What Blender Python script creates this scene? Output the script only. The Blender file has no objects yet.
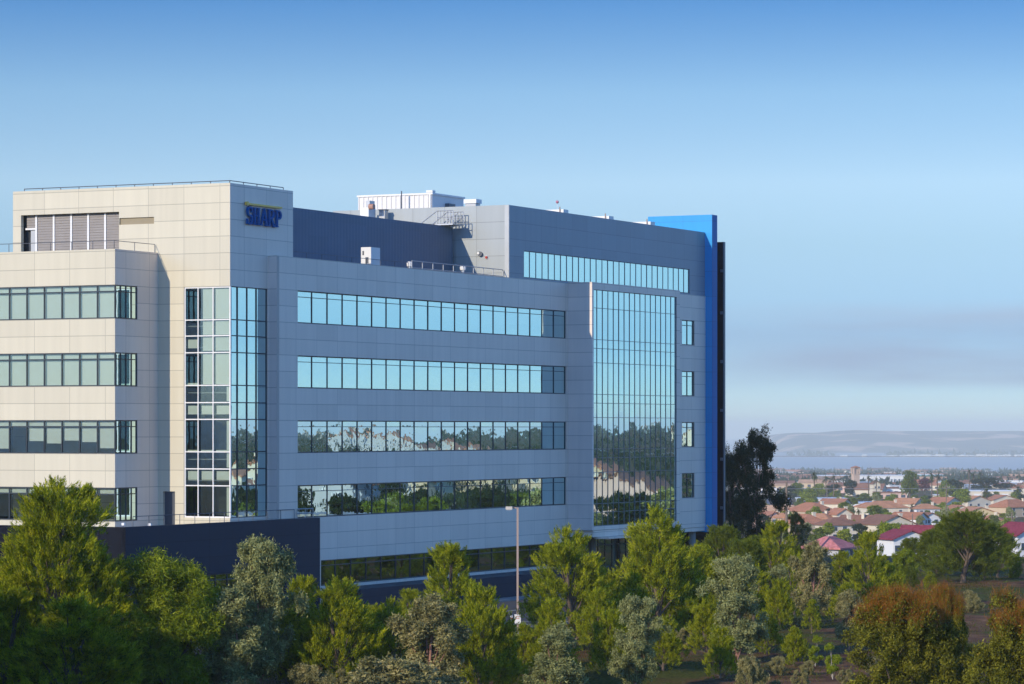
import bpy, bmesh, math, random
import numpy as np
from mathutils import Vector, Matrix
R = math.radians
sc = bpy.context.scene
col = sc.collection

# ------------------------------------------------------------------ camera
F = 3150.0                    # focal length in pixels of a 1024 wide frame
HY = 428.5                    # picture row of the horizon
cam = bpy.data.cameras.new('camera'); camo = bpy.data.objects.new('camera', cam); col.objects.link(camo)
camo.location = (0, 0, 0); camo.rotation_euler = (R(90), 0, 0)
cam.sensor_width = 36; cam.lens = F/1024*36
cam.shift_y = (HY-342)/1024
cam.clip_start = 1; cam.clip_end = 120000
sc.camera = camo

# ------------------------------------------------------------------ sky and sun
SUN_EL, SUN_AZ = 20.6, 37.3         # light travels to the right of the view axis by SUN_AZ
w = bpy.data.worlds.new('World'); sc.world = w; w.use_nodes = True
nt = w.node_tree; nt.nodes.clear()
N = nt.nodes.new; Lk = nt.links.new
out = N('ShaderNodeOutputWorld'); bg = N('ShaderNodeBackground'); sky = N('ShaderNodeTexSky')
sky.sky_type = 'NISHITA'; sky.sun_disc = False
sky.sun_elevation = R(SUN_EL); sky.sun_rotation = R(180+SUN_AZ)
sky.altitude = 100; sky.air_density = 1.0; sky.dust_density = 0.3; sky.ozone_density = 3.0
tc = N('ShaderNodeTexCoord'); sep = N('ShaderNodeSeparateXYZ'); Lk(tc.outputs['Generated'], sep.inputs[0])
# a crisp dry winter sky: its blue deepens quickly above the horizon
mul = N('ShaderNodeMath'); mul.operation = 'MULTIPLY_ADD'; mul.inputs[1].default_value = 3.6; mul.inputs[2].default_value = 0.035
Lk(sep.outputs['Z'], mul.inputs[0])
mx = N('ShaderNodeMath'); mx.operation = 'MAXIMUM'; mx.inputs[1].default_value = 0.03; Lk(mul.outputs[0], mx.inputs[0])
cmb = N('ShaderNodeCombineXYZ'); Lk(sep.outputs['X'], cmb.inputs[0]); Lk(sep.outputs['Y'], cmb.inputs[1]); Lk(mx.outputs[0], cmb.inputs[2])
nrm = N('ShaderNodeVectorMath'); nrm.operation = 'NORMALIZE'; Lk(cmb.outputs[0], nrm.inputs[0])
Lk(nrm.outputs[0], sky.inputs['Vector'])
hs = N('ShaderNodeHueSaturation'); hs.inputs['Saturation'].default_value = 1.12; Lk(sky.outputs[0], hs.inputs['Color'])
# long low bands of thin cloud over the sea, to the right
mp = N('ShaderNodeMapping'); mp.inputs['Scale'].default_value = (9, 9, 75); Lk(tc.outputs['Generated'], mp.inputs[0])
no = N('ShaderNodeTexNoise'); no.inputs['Scale'].default_value = 1.0; no.inputs['Detail'].default_value = 6; no.inputs['Roughness'].default_value = 0.55
Lk(mp.outputs[0], no.inputs['Vector'])
def wmath(op, a, b, c=None, clamp=False):
    n = N('ShaderNodeMath'); n.operation = op; n.use_clamp = clamp
    for i, q in enumerate((a, b, c)):
        if q is None: continue
        if isinstance(q, (int, float)): n.inputs[i].default_value = q
        else: Lk(q, n.inputs[i])
    return n.outputs[0]
def band(z0, z1, s0, s1):
    a = N('ShaderNodeMapRange'); a.interpolation_type = 'SMOOTHSTEP'; Lk(sep.outputs['Z'], a.inputs[0])
    a.inputs[1].default_value = z0; a.inputs[2].default_value = z0+s0
    b = N('ShaderNodeMapRange'); b.interpolation_type = 'SMOOTHSTEP'; Lk(sep.outputs['Z'], b.inputs[0])
    b.inputs[1].default_value = z1-s1; b.inputs[2].default_value = z1; b.inputs[3].default_value = 1; b.inputs[4].default_value = 0
    return wmath('MULTIPLY', a.outputs[0], b.outputs[0])
bnd = band(0.0105, 0.0415, 0.0060, 0.008)
side = N('ShaderNodeMapRange'); side.interpolation_type = 'SMOOTHSTEP'; Lk(sep.outputs['X'], side.inputs[0])
side.inputs[1].default_value = 0.02; side.inputs[2].default_value = 0.13
ns = N('ShaderNodeMapRange'); Lk(no.outputs[0], ns.inputs[0]); ns.inputs[1].default_value = 0.25; ns.inputs[2].default_value = 0.70
cl = wmath('MULTIPLY', wmath('MULTIPLY', bnd, side.outputs[0]), ns.outputs[0])
far_ = N('ShaderNodeMapRange'); Lk(sep.outputs['X'], far_.inputs[0]); far_.inputs[1].default_value = 0.25; far_.inputs[2].default_value = 0.4; far_.inputs[3].default_value = 1; far_.inputs[4].default_value = 0
cl = wmath('MULTIPLY', wmath('MULTIPLY', cl, 0.75), far_.outputs[0])
cmix = N('ShaderNodeMixRGB'); cmix.inputs[2].default_value = (2.7, 3.2, 4.6, 1)
Lk(cl, cmix.inputs[0]); Lk(hs.outputs[0], cmix.inputs[1])
# dry air over a bright sea: paler low down, a fuller blue overhead
gain = N('ShaderNodeValToRGB'); e_ = gain.color_ramp.elements
zr = N('ShaderNodeMapRange'); zr.inputs[1].default_value = 0.0; zr.inputs[2].default_value = 0.5; Lk(sep.outputs['Z'], zr.inputs[0]); Lk(zr.outputs[0], gain.inputs[0])
GST = [(0.0, (0.40, 0.40, 0.44)), (0.03, (0.48, 0.45, 0.45)), (0.0585, (1.0, 0.76, 0.58)), (0.0775, (1.45, 1.02, 0.73)), (0.106, (1.25, 1.02, 0.80)), (0.137, (0.55, 0.72, 0.78)), (0.20, (2.9, 3.5, 3.9)), (0.34, (2.5, 3.1, 3.6)), (0.5, (0.5, 0.65, 0.9))]
while len(e_) < len(GST): e_.new(0.5)
for k_, (p_, c_) in enumerate(GST): e_[k_].position = p_/0.5; e_[k_].color = (c_[0]/4, c_[1]/4, c_[2]/4, 1)
gm = N('ShaderNodeVectorMath'); gm.operation = 'MULTIPLY'; Lk(cmix.outputs[0], gm.inputs[0]); Lk(gain.outputs[0], gm.inputs[1])
gs = N('ShaderNodeVectorMath'); gs.operation = 'SCALE'; gs.inputs['Scale'].default_value = 4.0; Lk(gm.outputs[0], gs.inputs[0])
Lk(gs.outputs[0], bg.inputs[0]); bg.inputs[1].default_value = 0.15; Lk(bg.outputs[0], out.inputs[0])

sd = bpy.data.lights.new('sun', 'SUN'); sd.energy = 2.3; sd.angle = R(0.53); sd.color = (1.0, 0.87, 0.68)
so = bpy.data.objects.new('sun', sd); col.objects.link(so)
sdir = Vector((math.sin(R(SUN_AZ))*math.cos(R(SUN_EL)), math.cos(R(SUN_AZ))*math.cos(R(SUN_EL)), -math.sin(R(SUN_EL))))
so.rotation_euler = sdir.to_track_quat('-Z', 'Y').to_euler(); so.location = (-300, -400, 250)
vs = sc.view_settings; vs.view_transform = 'Standard'; vs.look = 'None'; vs.exposure = 0.8; vs.gamma = 1.0; vs.use_curve_mapping = False
sc.cycles.max_bounces = 6; sc.cycles.transparent_max_bounces = 12; sc.cycles.volume_bounces = 0
sc.cycles.caustics_reflective = False; sc.cycles.caustics_refractive = False

# ------------------------------------------------------------------ materials
def new_mat(name):
    m = bpy.data.materials.new(name); m.use_nodes = True; t = m.node_tree; t.nodes.clear()
    o = t.nodes.new('ShaderNodeOutputMaterial'); return m, t, o
def mnode(t, op, a, b=None, c=None, clamp=False):
    n = t.nodes.new('ShaderNodeMath'); n.operation = op; n.use_clamp = clamp
    for i, q in enumerate((a, b, c)):
        if q is None: continue
        if isinstance(q, (int, float)): n.inputs[i].default_value = q
        else: t.links.new(q, n.inputs[i])
    return n.outputs[0]
def mixc(t, f, a, b, mode='MIX'):
    n = t.nodes.new('ShaderNodeMixRGB'); n.blend_type = mode
    for i, q in enumerate((f, a, b)):
        if isinstance(q, (int, float)): n.inputs[i].default_value = q
        elif isinstance(q, tuple): n.inputs[i].default_value = (*q, 1) if len(q) == 3 else q
        else: t.links.new(q, n.inputs[i])
    return n.outputs[0]
def noise(t, scale, detail=3, vec=None, rough=0.5):
    n = t.nodes.new('ShaderNodeTexNoise'); n.inputs['Scale'].default_value = scale; n.inputs['Detail'].default_value = detail
    n.inputs['Roughness'].default_value = rough
    if vec is None:
        c = t.nodes.new('ShaderNodeTexCoord'); vec = c.outputs['Object']
    t.links.new(vec, n.inputs['Vector']); return n.outputs[0]
def ramp(t, f, stops):
    n = t.nodes.new('ShaderNodeValToRGB'); e = n.color_ramp.elements
    while len(e) < len(stops): e.new(0.5)
    for k, (p, c) in enumerate(stops): e[k].position = p; e[k].color = (*c, 1)
    t.links.new(f, n.inputs[0]); return n.outputs[0]
def principled(t, o, colr, rough=0.6, metal=0.0, spec=0.5, bump=None, bstr=0.1, bdist=0.02):
    p = t.nodes.new('ShaderNodeBsdfPrincipled')
    if isinstance(colr, tuple): p.inputs['Base Color'].default_value = (*colr, 1)
    else: t.links.new(colr, p.inputs['Base Color'])
    if isinstance(rough, (int, float)): p.inputs['Roughness'].default_value = rough
    else: t.links.new(rough, p.inputs['Roughness'])
    p.inputs['Metallic'].default_value = metal; p.inputs['Specular IOR Level'].default_value = spec
    if bump is not None:
        b = t.nodes.new('ShaderNodeBump'); b.inputs['Strength'].default_value = bstr; b.inputs['Distance'].default_value = bdist
        t.links.new(bump, b.inputs['Height']); t.links.new(b.outputs[0], p.inputs['Normal'])
    t.links.new(p.outputs[0], o.inputs[0]); return p
def plain(name, c, rough=0.6, metal=0.0, var=0.12, scale=1.5, spec=0.4):
    m, t, o = new_mat(name)
    n = noise(t, scale, 4)
    cc = mixc(t, n, tuple(x*(1-var) for x in c), tuple(min(1, x*(1+var)) for x in c))
    principled(t, o, cc, rough, metal, spec); return m
MOD, PW, Z9, BASE = 1.095, 2.78, 9.3, -12.6
def panel_mat(name, c, axis, offs=0.0, rough=0.42, metal=0.0, zmod=MOD, pw=PW, ribs=0.0, joint=0.45, spec=0.5):
    """composite cladding panels: joints every module, each panel a hair different"""
    m, t, o = new_mat(name)
    tcn = t.nodes.new('ShaderNodeTexCoord'); s = t.nodes.new('ShaderNodeSeparateXYZ'); t.links.new(tcn.outputs['Object'], s.inputs[0])
    h = s.outputs['Y'] if axis == 'a' else s.outputs['X']
    zz = mnode(t, 'DIVIDE', mnode(t, 'SUBTRACT', s.outputs['Z'], Z9-BASE), zmod)
    hh = mnode(t, 'DIVIDE', mnode(t, 'SUBTRACT', h, offs), pw)
    def line(v, per, wd):
        f = mnode(t, 'FRACT', mnode(t, 'ADD', v, 100.5))
        d = mnode(t, 'ABSOLUTE', mnode(t, 'SUBTRACT', f, 0.5))
        return mnode(t, 'LESS_THAN', d, wd/per/2)
    j = mnode(t, 'MAXIMUM', line(zz, zmod, 0.045), line(hh, pw, 0.035))
    cid = t.nodes.new('ShaderNodeCombineXYZ')
    t.links.new(mnode(t, 'FLOOR', mnode(t, 'ADD', zz, 100.0)), cid.inputs[0]); t.links.new(mnode(t, 'FLOOR', mnode(t, 'ADD', hh, 100.0)), cid.inputs[1])
    wn = t.nodes.new('ShaderNodeTexWhiteNoise'); t.links.new(cid.outputs[0], wn.inputs[0])
    big = noise(t, 0.22, 3)
    v = mnode(t, 'ADD', mnode(t, 'MULTIPLY', wn.outputs[0], 0.09), mnode(t, 'MULTIPLY', big, 0.10))
    v = mnode(t, 'ADD', v, 0.92)
    streak = t.nodes.new('ShaderNodeMapping'); streak.inputs['Scale'].default_value = (2.2, 2.2, 0.12); t.links.new(tcn.outputs['Object'], streak.inputs[0])
    v = mnode(t, 'ADD', v, mnode(t, 'MULTIPLY', mnode(t, 'SUBTRACT', noise(t, 1.0, 4, streak.outputs[0]), 0.5), 0.18))
    base = mixc(t, 1.0, c, v, 'MULTIPLY')
    cc = mixc(t, mnode(t, 'MULTIPLY', j, joint), base, tuple(x*0.15 for x in c))
    hgt = mnode(t, 'SUBTRACT', 1.0, j)
    if ribs:
        rb = mnode(t, 'PINGPONG', mnode(t, 'DIVIDE', h, ribs), 0.5)
        hgt = mnode(t, 'ADD', hgt, mnode(t, 'MULTIPLY', rb, 3.0))
    principled(t, o, cc, rough, metal, spec, hgt if ribs else None, 0.35, 0.02)
    return m
def glass_mat(name, refl, trans, fac=0.55, wav=0.0026):
    m, t, o = new_mat(name)
    tr = t.nodes.new('ShaderNodeBsdfTransparent'); tr.inputs[0].default_value = (*trans, 1)
    g = t.nodes.new('ShaderNodeBsdfGlossy'); g.inputs['Color'].default_value = (*refl, 1); g.inputs['Roughness'].default_value = 0.0
    b = t.nodes.new('ShaderNodeBump'); b.inputs['Strength'].default_value = 1.0; b.inputs['Distance'].default_value = wav
    t.links.new(noise(t, 0.85, 2), b.inputs['Height']); t.links.new(b.outputs[0], g.inputs['Normal'])
    lw = t.nodes.new('ShaderNodeLayerWeight'); lw.inputs[0].default_value = 0.25
    f = mnode(t, 'ADD', mnode(t, 'MULTIPLY', lw.outputs[0], 1-fac), fac, clamp=True)
    mx_ = t.nodes.new('ShaderNodeMixShader'); t.links.new(f, mx_.inputs[0]); t.links.new(tr.outputs[0], mx_.inputs[1]); t.links.new(g.outputs[0], mx_.inputs[2])
    t.links.new(mx_.outputs[0], o.inputs[0]); return m
def leaf_mat(name, stops, transl=0.33, patch=0.6):
    m, t, o = new_mat(name)
    ge = t.nodes.new('ShaderNodeNewGeometry')
    n = mnode(t, 'MULTIPLY_ADD', mnode(t, 'SUBTRACT', noise(t, 2.2, 4), 0.5), 2.2, 0.5, clamp=True)
    f = mnode(t, 'ADD', mnode(t, 'MULTIPLY', ge.outputs['Random Per Island'], 1-patch), mnode(t, 'MULTIPLY', n, patch))
    c = ramp(t, f, stops)
    d = t.nodes.new('ShaderNodeBsdfPrincipled'); d.inputs['Roughness'].default_value = 0.55; d.inputs['Specular IOR Level'].default_value = 0.08
    t.links.new(c, d.inputs['Base Color'])
    tl = t.nodes.new('ShaderNodeBsdfTranslucent'); t.links.new(c, tl.inputs[0])
    mx_ = t.nodes.new('ShaderNodeMixShader'); mx_.inputs[0].default_value = transl
    t.links.new(d.outputs[0], mx_.inputs[1]); t.links.new(tl.outputs[0], mx_.inputs[2]); t.links.new(mx_.outputs[0], o.inputs[0]); return m

CREAM = (0.575, 0.525, 0.395); GREY = (0.235, 0.29, 0.33); NAVY = (0.052, 0.105, 0.175); CHAR_SHADED = (0.002, 0.003, 0.009)
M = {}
M['cream_a'] = panel_mat('cream_cladding_shade_side_lightened', (0.80, 0.68, 0.56), 'a', 7.33); M['cream_b'] = panel_mat('cream_cladding_front', CREAM, 'b', -3.56); M['cream_r'] = panel_mat('cream_cladding_returns_lightened', (0.75, 0.65, 0.57), 'b', 0.65)  # one cream cladding; shaded sides and returns get a lighter base as painted fill light
M['grey_a'] = panel_mat('grey_cladding_shaded_side', GREY, 'a', 39.2, zmod=1.3, joint=0.35); M['grey_b'] = panel_mat('grey_cladding_sunlit_front', (0.34, 0.37, 0.37), 'b', 0.6, zmod=1.3)  # same grey panels: sunlit front painted lighter, shaded long side darker
M['char_a'] = panel_mat('charcoal_cladding_long_side', (0.009, 0.018, 0.040), 'a', 9.8, spec=0.25, rough=0.6); M['char_b'] = panel_mat('charcoal_cladding_shade_tone', CHAR_SHADED, 'b', 1.0, spec=0.15)  # the front's shade is put into its near-black base colour
M['navy'] = panel_mat('navy_ribbed_metal', NAVY, 'a', 0, ribs=0.45, joint=0.0, rough=0.5)
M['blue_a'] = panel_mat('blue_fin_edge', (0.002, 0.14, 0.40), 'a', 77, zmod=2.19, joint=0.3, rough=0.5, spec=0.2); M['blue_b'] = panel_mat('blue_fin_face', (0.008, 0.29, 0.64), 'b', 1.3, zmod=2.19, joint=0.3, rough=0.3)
M['white_frame'] = plain('white_aluminium', (0.75, 0.74, 0.72), 0.4, 0.0, 0.04)
M['dark_frame'] = plain('dark_bronze_aluminium', (0.035, 0.045, 0.055), 0.4, 0.3, 0.05)
M['mid_frame'] = plain('grey_aluminium_mullion', (0.10, 0.13, 0.16), 0.4, 0.3, 0.05)
M['glass_front'] = glass_mat('teal_glass_front', (0.70, 0.88, 0.90), (0.74, 0.82, 0.77), 0.22)
M['glass_side'] = glass_mat('blue_coated_glass', (0.66, 0.93, 0.95), (0.25, 0.42, 0.42), 0.92)
M['glass_low'] = glass_mat('green_coated_glass', (0.55, 0.78, 0.74), (0.25, 0.42, 0.38), 0.55)
M['interior'] = plain('interior_plaster', (0.32, 0.33, 0.32), 0.9)
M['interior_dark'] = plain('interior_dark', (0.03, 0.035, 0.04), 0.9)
M['blind'] = plain('pale_roller_blind', (0.80, 0.80, 0.72), 0.9, 0, 0.04)
M['louvre'] = plain('warm_grey_louvre', (0.26, 0.235, 0.215), 0.6)
M['roof'] = plain('roof_gravel', (0.32, 0.31, 0.29), 0.95, 0, 0.2, 0.6)
M['white_metal'] = plain('white_painted_metal', (0.74, 0.73, 0.70), 0.45, 0, 0.06)
M['galv'] = plain('galvanised_steel', (0.42, 0.43, 0.44), 0.4, 0.5, 0.1)
M['rail'] = plain('dark_rail_paint', (0.10, 0.11, 0.13), 0.5)
M['concrete'] = plain('concrete', (0.30, 0.29, 0.27), 0.9, 0, 0.2, 0.5)
M['sign_blue'] = plain('sign_blue_paint', (0.001, 0.10, 0.32), 0.6, 0, 0.03, spec=0.1)
M['sign_yellow'] = plain('sign_yellow_paint', (0.95, 0.62, 0.12), 0.4, 0, 0.03)
M['red'] = plain('red_paint', (0.45, 0.05, 0.04), 0.5)
M['pole'] = plain('tan_painted_pole', (0.36, 0.27, 0.22), 0.5, 0, 0.1)
M['wood'] = plain('weathered_wood_pole', (0.20, 0.155, 0.12), 0.9, 0, 0.25, 3)
M['asphalt'] = plain('asphalt', (0.055, 0.055, 0.058), 0.9, 0, 0.25, 0.8)
M['paint'] = plain('road_paint', (0.70, 0.70, 0.68), 0.8)
M['brick'] = plain('red_brick', (0.30, 0.10, 0.085), 0.9, 0, 0.2, 2)
M['tyre'] = plain('tyre_rubber', (0.02, 0.02, 0.02), 0.8)

# ------------------------------------------------------------------ builders
def tag(o, label=None, cat=None, group=None, kind=None):
    if label: o['label'] = label
    if cat: o['category'] = cat
    if group: o['group'] = group
    if kind: o['kind'] = kind
    return o
def empty(name, loc, rz=0.0, label=None, cat=None, group=None):
    o = bpy.data.objects.new(name, None); col.objects.link(o); o.location = loc; o.rotation_euler = (0, 0, rz)
    o.empty_display_size = 0.5
    return tag(o, label, cat, group)
class MB:
    def __init__(s): s.v = []; s.f = []; s.mi = []; s.m = 0
    def quad(s, a, b, c, d):
        n = len(s.v); s.v += [tuple(a), tuple(b), tuple(c), tuple(d)]; s.f.append((n, n+1, n+2, n+3)); s.mi.append(s.m); return s
    def tri(s, a, b, c):
        n = len(s.v); s.v += [tuple(a), tuple(b), tuple(c)]; s.f.append((n, n+1, n+2)); s.mi.append(s.m); return s
    def box(s, x0, x1, y0, y1, z0, z1, skip=''):
        x0, x1 = min(x0, x1), max(x0, x1); y0, y1 = min(y0, y1), max(y0, y1); z0, z1 = min(z0, z1), max(z0, z1)
        n = len(s.v); s.v += [(x0,y0,z0),(x1,y0,z0),(x1,y1,z0),(x0,y1,z0),(x0,y0,z1),(x1,y0,z1),(x1,y1,z1),(x0,y1,z1)]
        for f in ((0,3,2,1),(4,5,6,7),(0,1,5,4),(1,2,6,5),(2,3,7,6),(3,0,4,7)):
            s.f.append(tuple(n+i for i in f)); s.mi.append(s.m)
        return s
    def tube(s, pts, rad, n=7, cap=True):
        pts = [Vector(p) for p in pts]
        if not isinstance(rad, (list, tuple)): rad = [rad]*len(pts)
        rings = []
        for i, p in enumerate(pts):
            d = (pts[min(i+1, len(pts)-1)]-pts[max(i-1, 0)]).normalized()
            up = Vector((0, 0, 1)) if abs(d.z) < 0.9 else Vector((1, 0, 0))
            a = d.cross(up).normalized(); b = d.cross(a).normalized()
            k = len(s.v); rings.append(k)
            for j in range(n):
                t = 2*math.pi*j/n; q = p+(a*math.cos(t)+b*math.sin(t))*rad[i]; s.v.append(tuple(q))
        for i in range(len(pts)-1):
            for j in range(n):
                s.f.append((rings[i]+j, rings[i]+(j+1) % n, rings[i+1]+(j+1) % n, rings[i+1]+j)); s.mi.append(s.m)
        if cap:
            s.f.append(tuple(rings[0]+j for j in range(n))); s.mi.append(s.m)
            s.f.append(tuple(rings[-1]+j for j in reversed(range(n)))); s.mi.append(s.m)
        return s
    def build(s, name, mats, parent=None, off=(0, 0, 0), smooth=False):
        me = bpy.data.meshes.new(name)
        me.from_pydata([(x-off[0], y-off[1], z-off[2]) for x, y, z in s.v], [], s.f)
        if not isinstance(mats, (list, tuple)): mats = [mats]
        for m in mats: me.materials.append(m)
        if len(mats) > 1: me.polygons.foreach_set('material_index', s.mi)
        if smooth: me.polygons.foreach_set('use_smooth', [True]*len(me.polygons))
        me.update()
        o = bpy.data.objects.new(name, me); col.objects.link(o)
        if parent: o.parent = parent
        return o
def kids(o): return [c for c in col.objects if c.parent == o]
CH = {}
def copy_thing(o, loc, rz=0, scale=1.0, label=None):
    """copies a thing, its parts and their sub-parts"""
    if o.name not in CH: CH[o.name] = [(c, list(c.children)) for c in o.children]
    r = o.copy(); col.objects.link(r); r.location = loc; r.rotation_euler = (0, 0, rz)
    r.scale = scale if isinstance(scale, tuple) else (scale,)*3
    if label: r['label'] = label
    for c, gs in CH[o.name]:
        d = c.copy(); col.objects.link(d); d.parent = r
        for g in gs:
            e = g.copy(); col.objects.link(e); e.parent = d
    return r

# ================================================================== GROUND
GP = [(0, -12.6), (105, -12.6), (200, -16), (400, -24.3), (650, -30), (950, -33.4), (1500, -38.6), (2000, -43), (3600, -62), (5600, -86), (7600, -109), (8200, -114), (30000, -120)]
def ground_z(x, y):
    r = math.hypot(x*0.8, y-200); z = float(np.interp(r, [g[0] for g in GP], [g[1] for g in GP]))
    if 105 < r < 6000: z += 0.8*math.sin(x*0.011+1)*math.sin(y*0.008)*min(1, (r-105)/200)
    if x > 60 and r > 60:                      # higher ground far off to the right
        k = min(1, max(0, (math.degrees(math.atan2(x, y-150))-27)/9)); k = k*k*(3-2*k); q = min(1, max(0, (r-110)/900)); z = z*(1-k)+(-13.5+8.5*q+1.2*math.sin(x*0.013)*math.cos(y*0.017)*q)*k if r < 5000 else z
    if y < 178: z -= min(2.5, (178-y)*0.035)      # bank falling towards the viewer
    z += 0.25*math.sin(x*0.23+0.7)*math.sin(y*0.19) if r < 90 and (y < 180 or x > 14) else 0
    return z
def make_ground():
    xs = sorted(set([-34000, -24000, -16000, -10000, -6000, -4000, -2500, -1500, -1000, -700, -500, -350, -250] + list(range(-180, 181, 6)) + [200, 250, 300, 350, 420, 500, 600, 700, 850, 1000, 1250, 1500, 2000, 2500, 3200, 4000, 5000, 6500, 9000, 12000, 18000, 26000, 34000]))
    ys = sorted(set([-30000, -12000, -5000, -2000, -900, -400, -200, -80, 0, 50, 80] + list(range(90, 321, 5)) + list(range(340, 1000, 30)) + list(range(1050, 2600, 100)) + list(range(2700, 9000, 300)) + [9500, 10500, 12000, 16000, 22000, 34000]))
    V = [(x, y, ground_z(x, y)) for y in ys for x in xs]; W = len(xs)
    Fc = [(j*W+i, j*W+i+1, (j+1)*W+i+1, (j+1)*W+i) for j in range(len(ys)-1) for i in range(W-1)]
    me = bpy.data.meshes.new('ground'); me.from_pydata(V, [], Fc); me.polygons.foreach_set('use_smooth', [True]*len(Fc))
    m, t, o = new_mat('dry_earth_and_grass')
    n1 = noise(t, 0.09, 5); n2 = noise(t, 0.7, 5); n3 = noise(t, 6, 3)
    earth = ramp(t, n2, [(0.3, (0.065, 0.033, 0.018)), (0.55, (0.17, 0.085, 0.04)), (0.78, (0.32, 0.18, 0.09))])
    grass = ramp(t, n3, [(0.3, (0.025, 0.035, 0.004)), (0.7, (0.11, 0.12, 0.018))])
    f = ramp(t, mnode(t, 'ADD', n1, mnode(t, 'MULTIPLY', mnode(t, 'SUBTRACT', n2, 0.5), 0.5)), [(0.42, (0, 0, 0)), (0.56, (1, 1, 1))])
    principled(t, o, mixc(t, f, earth, grass), 0.95, 0, 0.1, n3, 0.6, 0.15)
    me.materials.append(m); ob = bpy.data.objects.new('ground', me); col.objects.link(ob); tag(ob, 'dry earth and patchy grass running down to the bay', kind='structure')
make_ground()
# bay and ocean
b = MB(); b.quad((-34000, 6000, -110), (34000, 6000, -110), (34000, 34000, -110), (-34000, 34000, -110))
m, t, o = new_mat('bay_water'); principled(t, o, (0.20, 0.21, 0.20), 0.45, 0, 0.5, noise(t, 0.02, 4), 0.5, 1.0)
tag(b.build('water', m), 'calm pale blue bay', kind='structure')

# ================================================================== THE BUILDING
TH = math.atan(1588/3150)
OX, OY = -18.41, 205.7
sa, ca = math.sin(TH), math.cos(TH)
def W(v, u): return (OX+v*ca+u*sa, OY-v*sa+u*ca)          # building axes to world
def U(px, v):                                              # u of picture column px on the long-side plane v
    k = (px-512)/F; return (k*(OY-v*sa)-OX-v*ca)/(sa-k*ca)
def Vv(px, u):                                             # v of picture column px on the front plane u
    k = (px-512)/F; return (k*(OY+u*ca)-OX-u*sa)/(ca+k*sa)
def Zz(py, v, u): return (HY-py)/F*(OY-v*sa+u*ca)
B0 = -BASE
bl = empty('hospital_building', (OX, OY, BASE), -TH, 'large six storey cream and grey panelled building with ribbon windows and a tall blue fin', 'building')

def wall(mb, axis, c, s0, s1, z0, z1, holes=(), t=0.3, rev=1, caps=True):
    """a slab with rectangular openings; axis 'a' runs along u and faces +v, axis 'b' runs along v and faces -u"""
    P = (lambda s, d, z: (c-d*rev, s, z+B0)) if axis == 'a' else (lambda s, d, z: (s, c+d*rev, z+B0))
    S = sorted(set([s0, s1]+[h[0] for h in holes]+[h[1] for h in holes])); Z = sorted(set([z0, z1]+[h[2] for h in holes]+[h[3] for h in holes]))
    S = [q for q in S if s0-1e-6 <= q <= s1+1e-6]; Z = [q for q in Z if z0-1e-6 <= q <= z1+1e-6]
    solid = {}
    for i in range(len(S)-1):
        for j in range(len(Z)-1):
            cs, cz = (S[i]+S[i+1])/2, (Z[j]+Z[j+1])/2
            solid[i, j] = not any(h[0] < cs < h[1] and h[2] < cz < h[3] for h in holes)
    for (i, j), ok in solid.items():
        if not ok: continue
        a, b_, e, f = S[i], S[i+1], Z[j], Z[j+1]
        mb.quad(P(a, 0, e), P(b_, 0, e), P(b_, 0, f), P(a, 0, f)); mb.quad(P(a, t, e), P(a, t, f), P(b_, t, f), P(b_, t, e))
        for di, dj, q in ((-1, 0, ((a, e), (a, f))), (1, 0, ((b_, e), (b_, f))), (0, -1, ((a, e), (b_, e))), (0, 1, ((a, f), (b_, f)))):
            if not solid.get((i+di, j+dj), False):
                (p, r), (g, h) = q; mb.quad(P(p, 0, r), P(g, 0, h), P(g, t, h), P(p, t, r))
def bxl(mb, v0, v1, u0, u1, z0, z1): mb.box(v0, v1, u0, u1, z0+B0, z1+B0)

rnd = random.Random(5)
def window(axis, c, s0, s1, z0, z1, cuts, rows, glass, frame, rec=0.14, fw=0.055, tilt=0.0012, blinds=None, name='window', label=None, border=0.07, dep=0.1):
    """frame with mullions and transoms, and a glass child of slightly uneven panes"""
    P = (lambda s, d, z: (c-d, s, z+B0)) if axis == 'a' else (lambda s, d, z: (s, c+d, z+B0))
    fm = MB()
    def bar(a, b_, e, f, d0=rec-dep/2, d1=rec+dep/2):
        p, q = P(a, d0, e), P(b_, d1, f); fm.box(p[0], q[0], p[1], q[1], p[2], q[2])
    bar(s0, s0+border, z0, z1); bar(s1-border, s1, z0, z1)
    bar(s0+border, s1-border, z1-border, z1); bar(s0+border, s1-border, z0, z0+border)
    cu = [s0]+sorted(cuts)+[s1]; ro = [z0]+sorted(rows)+[z1]
    for q in cu[1:-1]: bar(q-fw/2, q+fw/2, z0+border, z1-border)
    for q in ro[1:-1]:
        for k in range(len(cu)-1):
            bar(max(cu[k]+fw/2, s0+border), min(cu[k+1]-fw/2, s1-border), q-fw/2, q+fw/2)
    wo = fm.build(name, frame, bl)
    if label: wo['label'] = label
    g = MB()
    for i in range(len(cu)-1):
        for j in range(len(ro)-1):
            a, b_, e, f = cu[i], cu[i+1], ro[j], ro[j+1]
            ts, tz = rnd.gauss(0, tilt)*(b_-a), rnd.gauss(0, tilt)*(f-e)
            g.quad(P(a, rec, e), P(b_, rec+ts, e), P(b_, rec+ts+tz, f), P(a, rec+tz, f))
    g.build('glass', glass, wo)
    if blinds:
        for (a, b_, e, f) in blinds:
            bm_ = MB(); p, q = P(a, rec+0.16, e), P(b_, rec+0.18, f); bm_.box(p[0], q[0], p[1], q[1], p[2], q[2]); bm_.build('blind', M['blind'], wo)
    return wo
def lin(a, b_, n): return [a+(b_-a)*k/n for k in range(1, n)]

FL = [9.3, 4.92, 0.54, -3.84]                               # heads of the four ribbon floors
VM = 0.65                                                   # long facade plane
U0, U1 = U(268.5, 0.0), U(568, VM)                          # its ends
UP1 = U(706.5, VM)                                          # far end of the wing
TOP = 11.52
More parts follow.
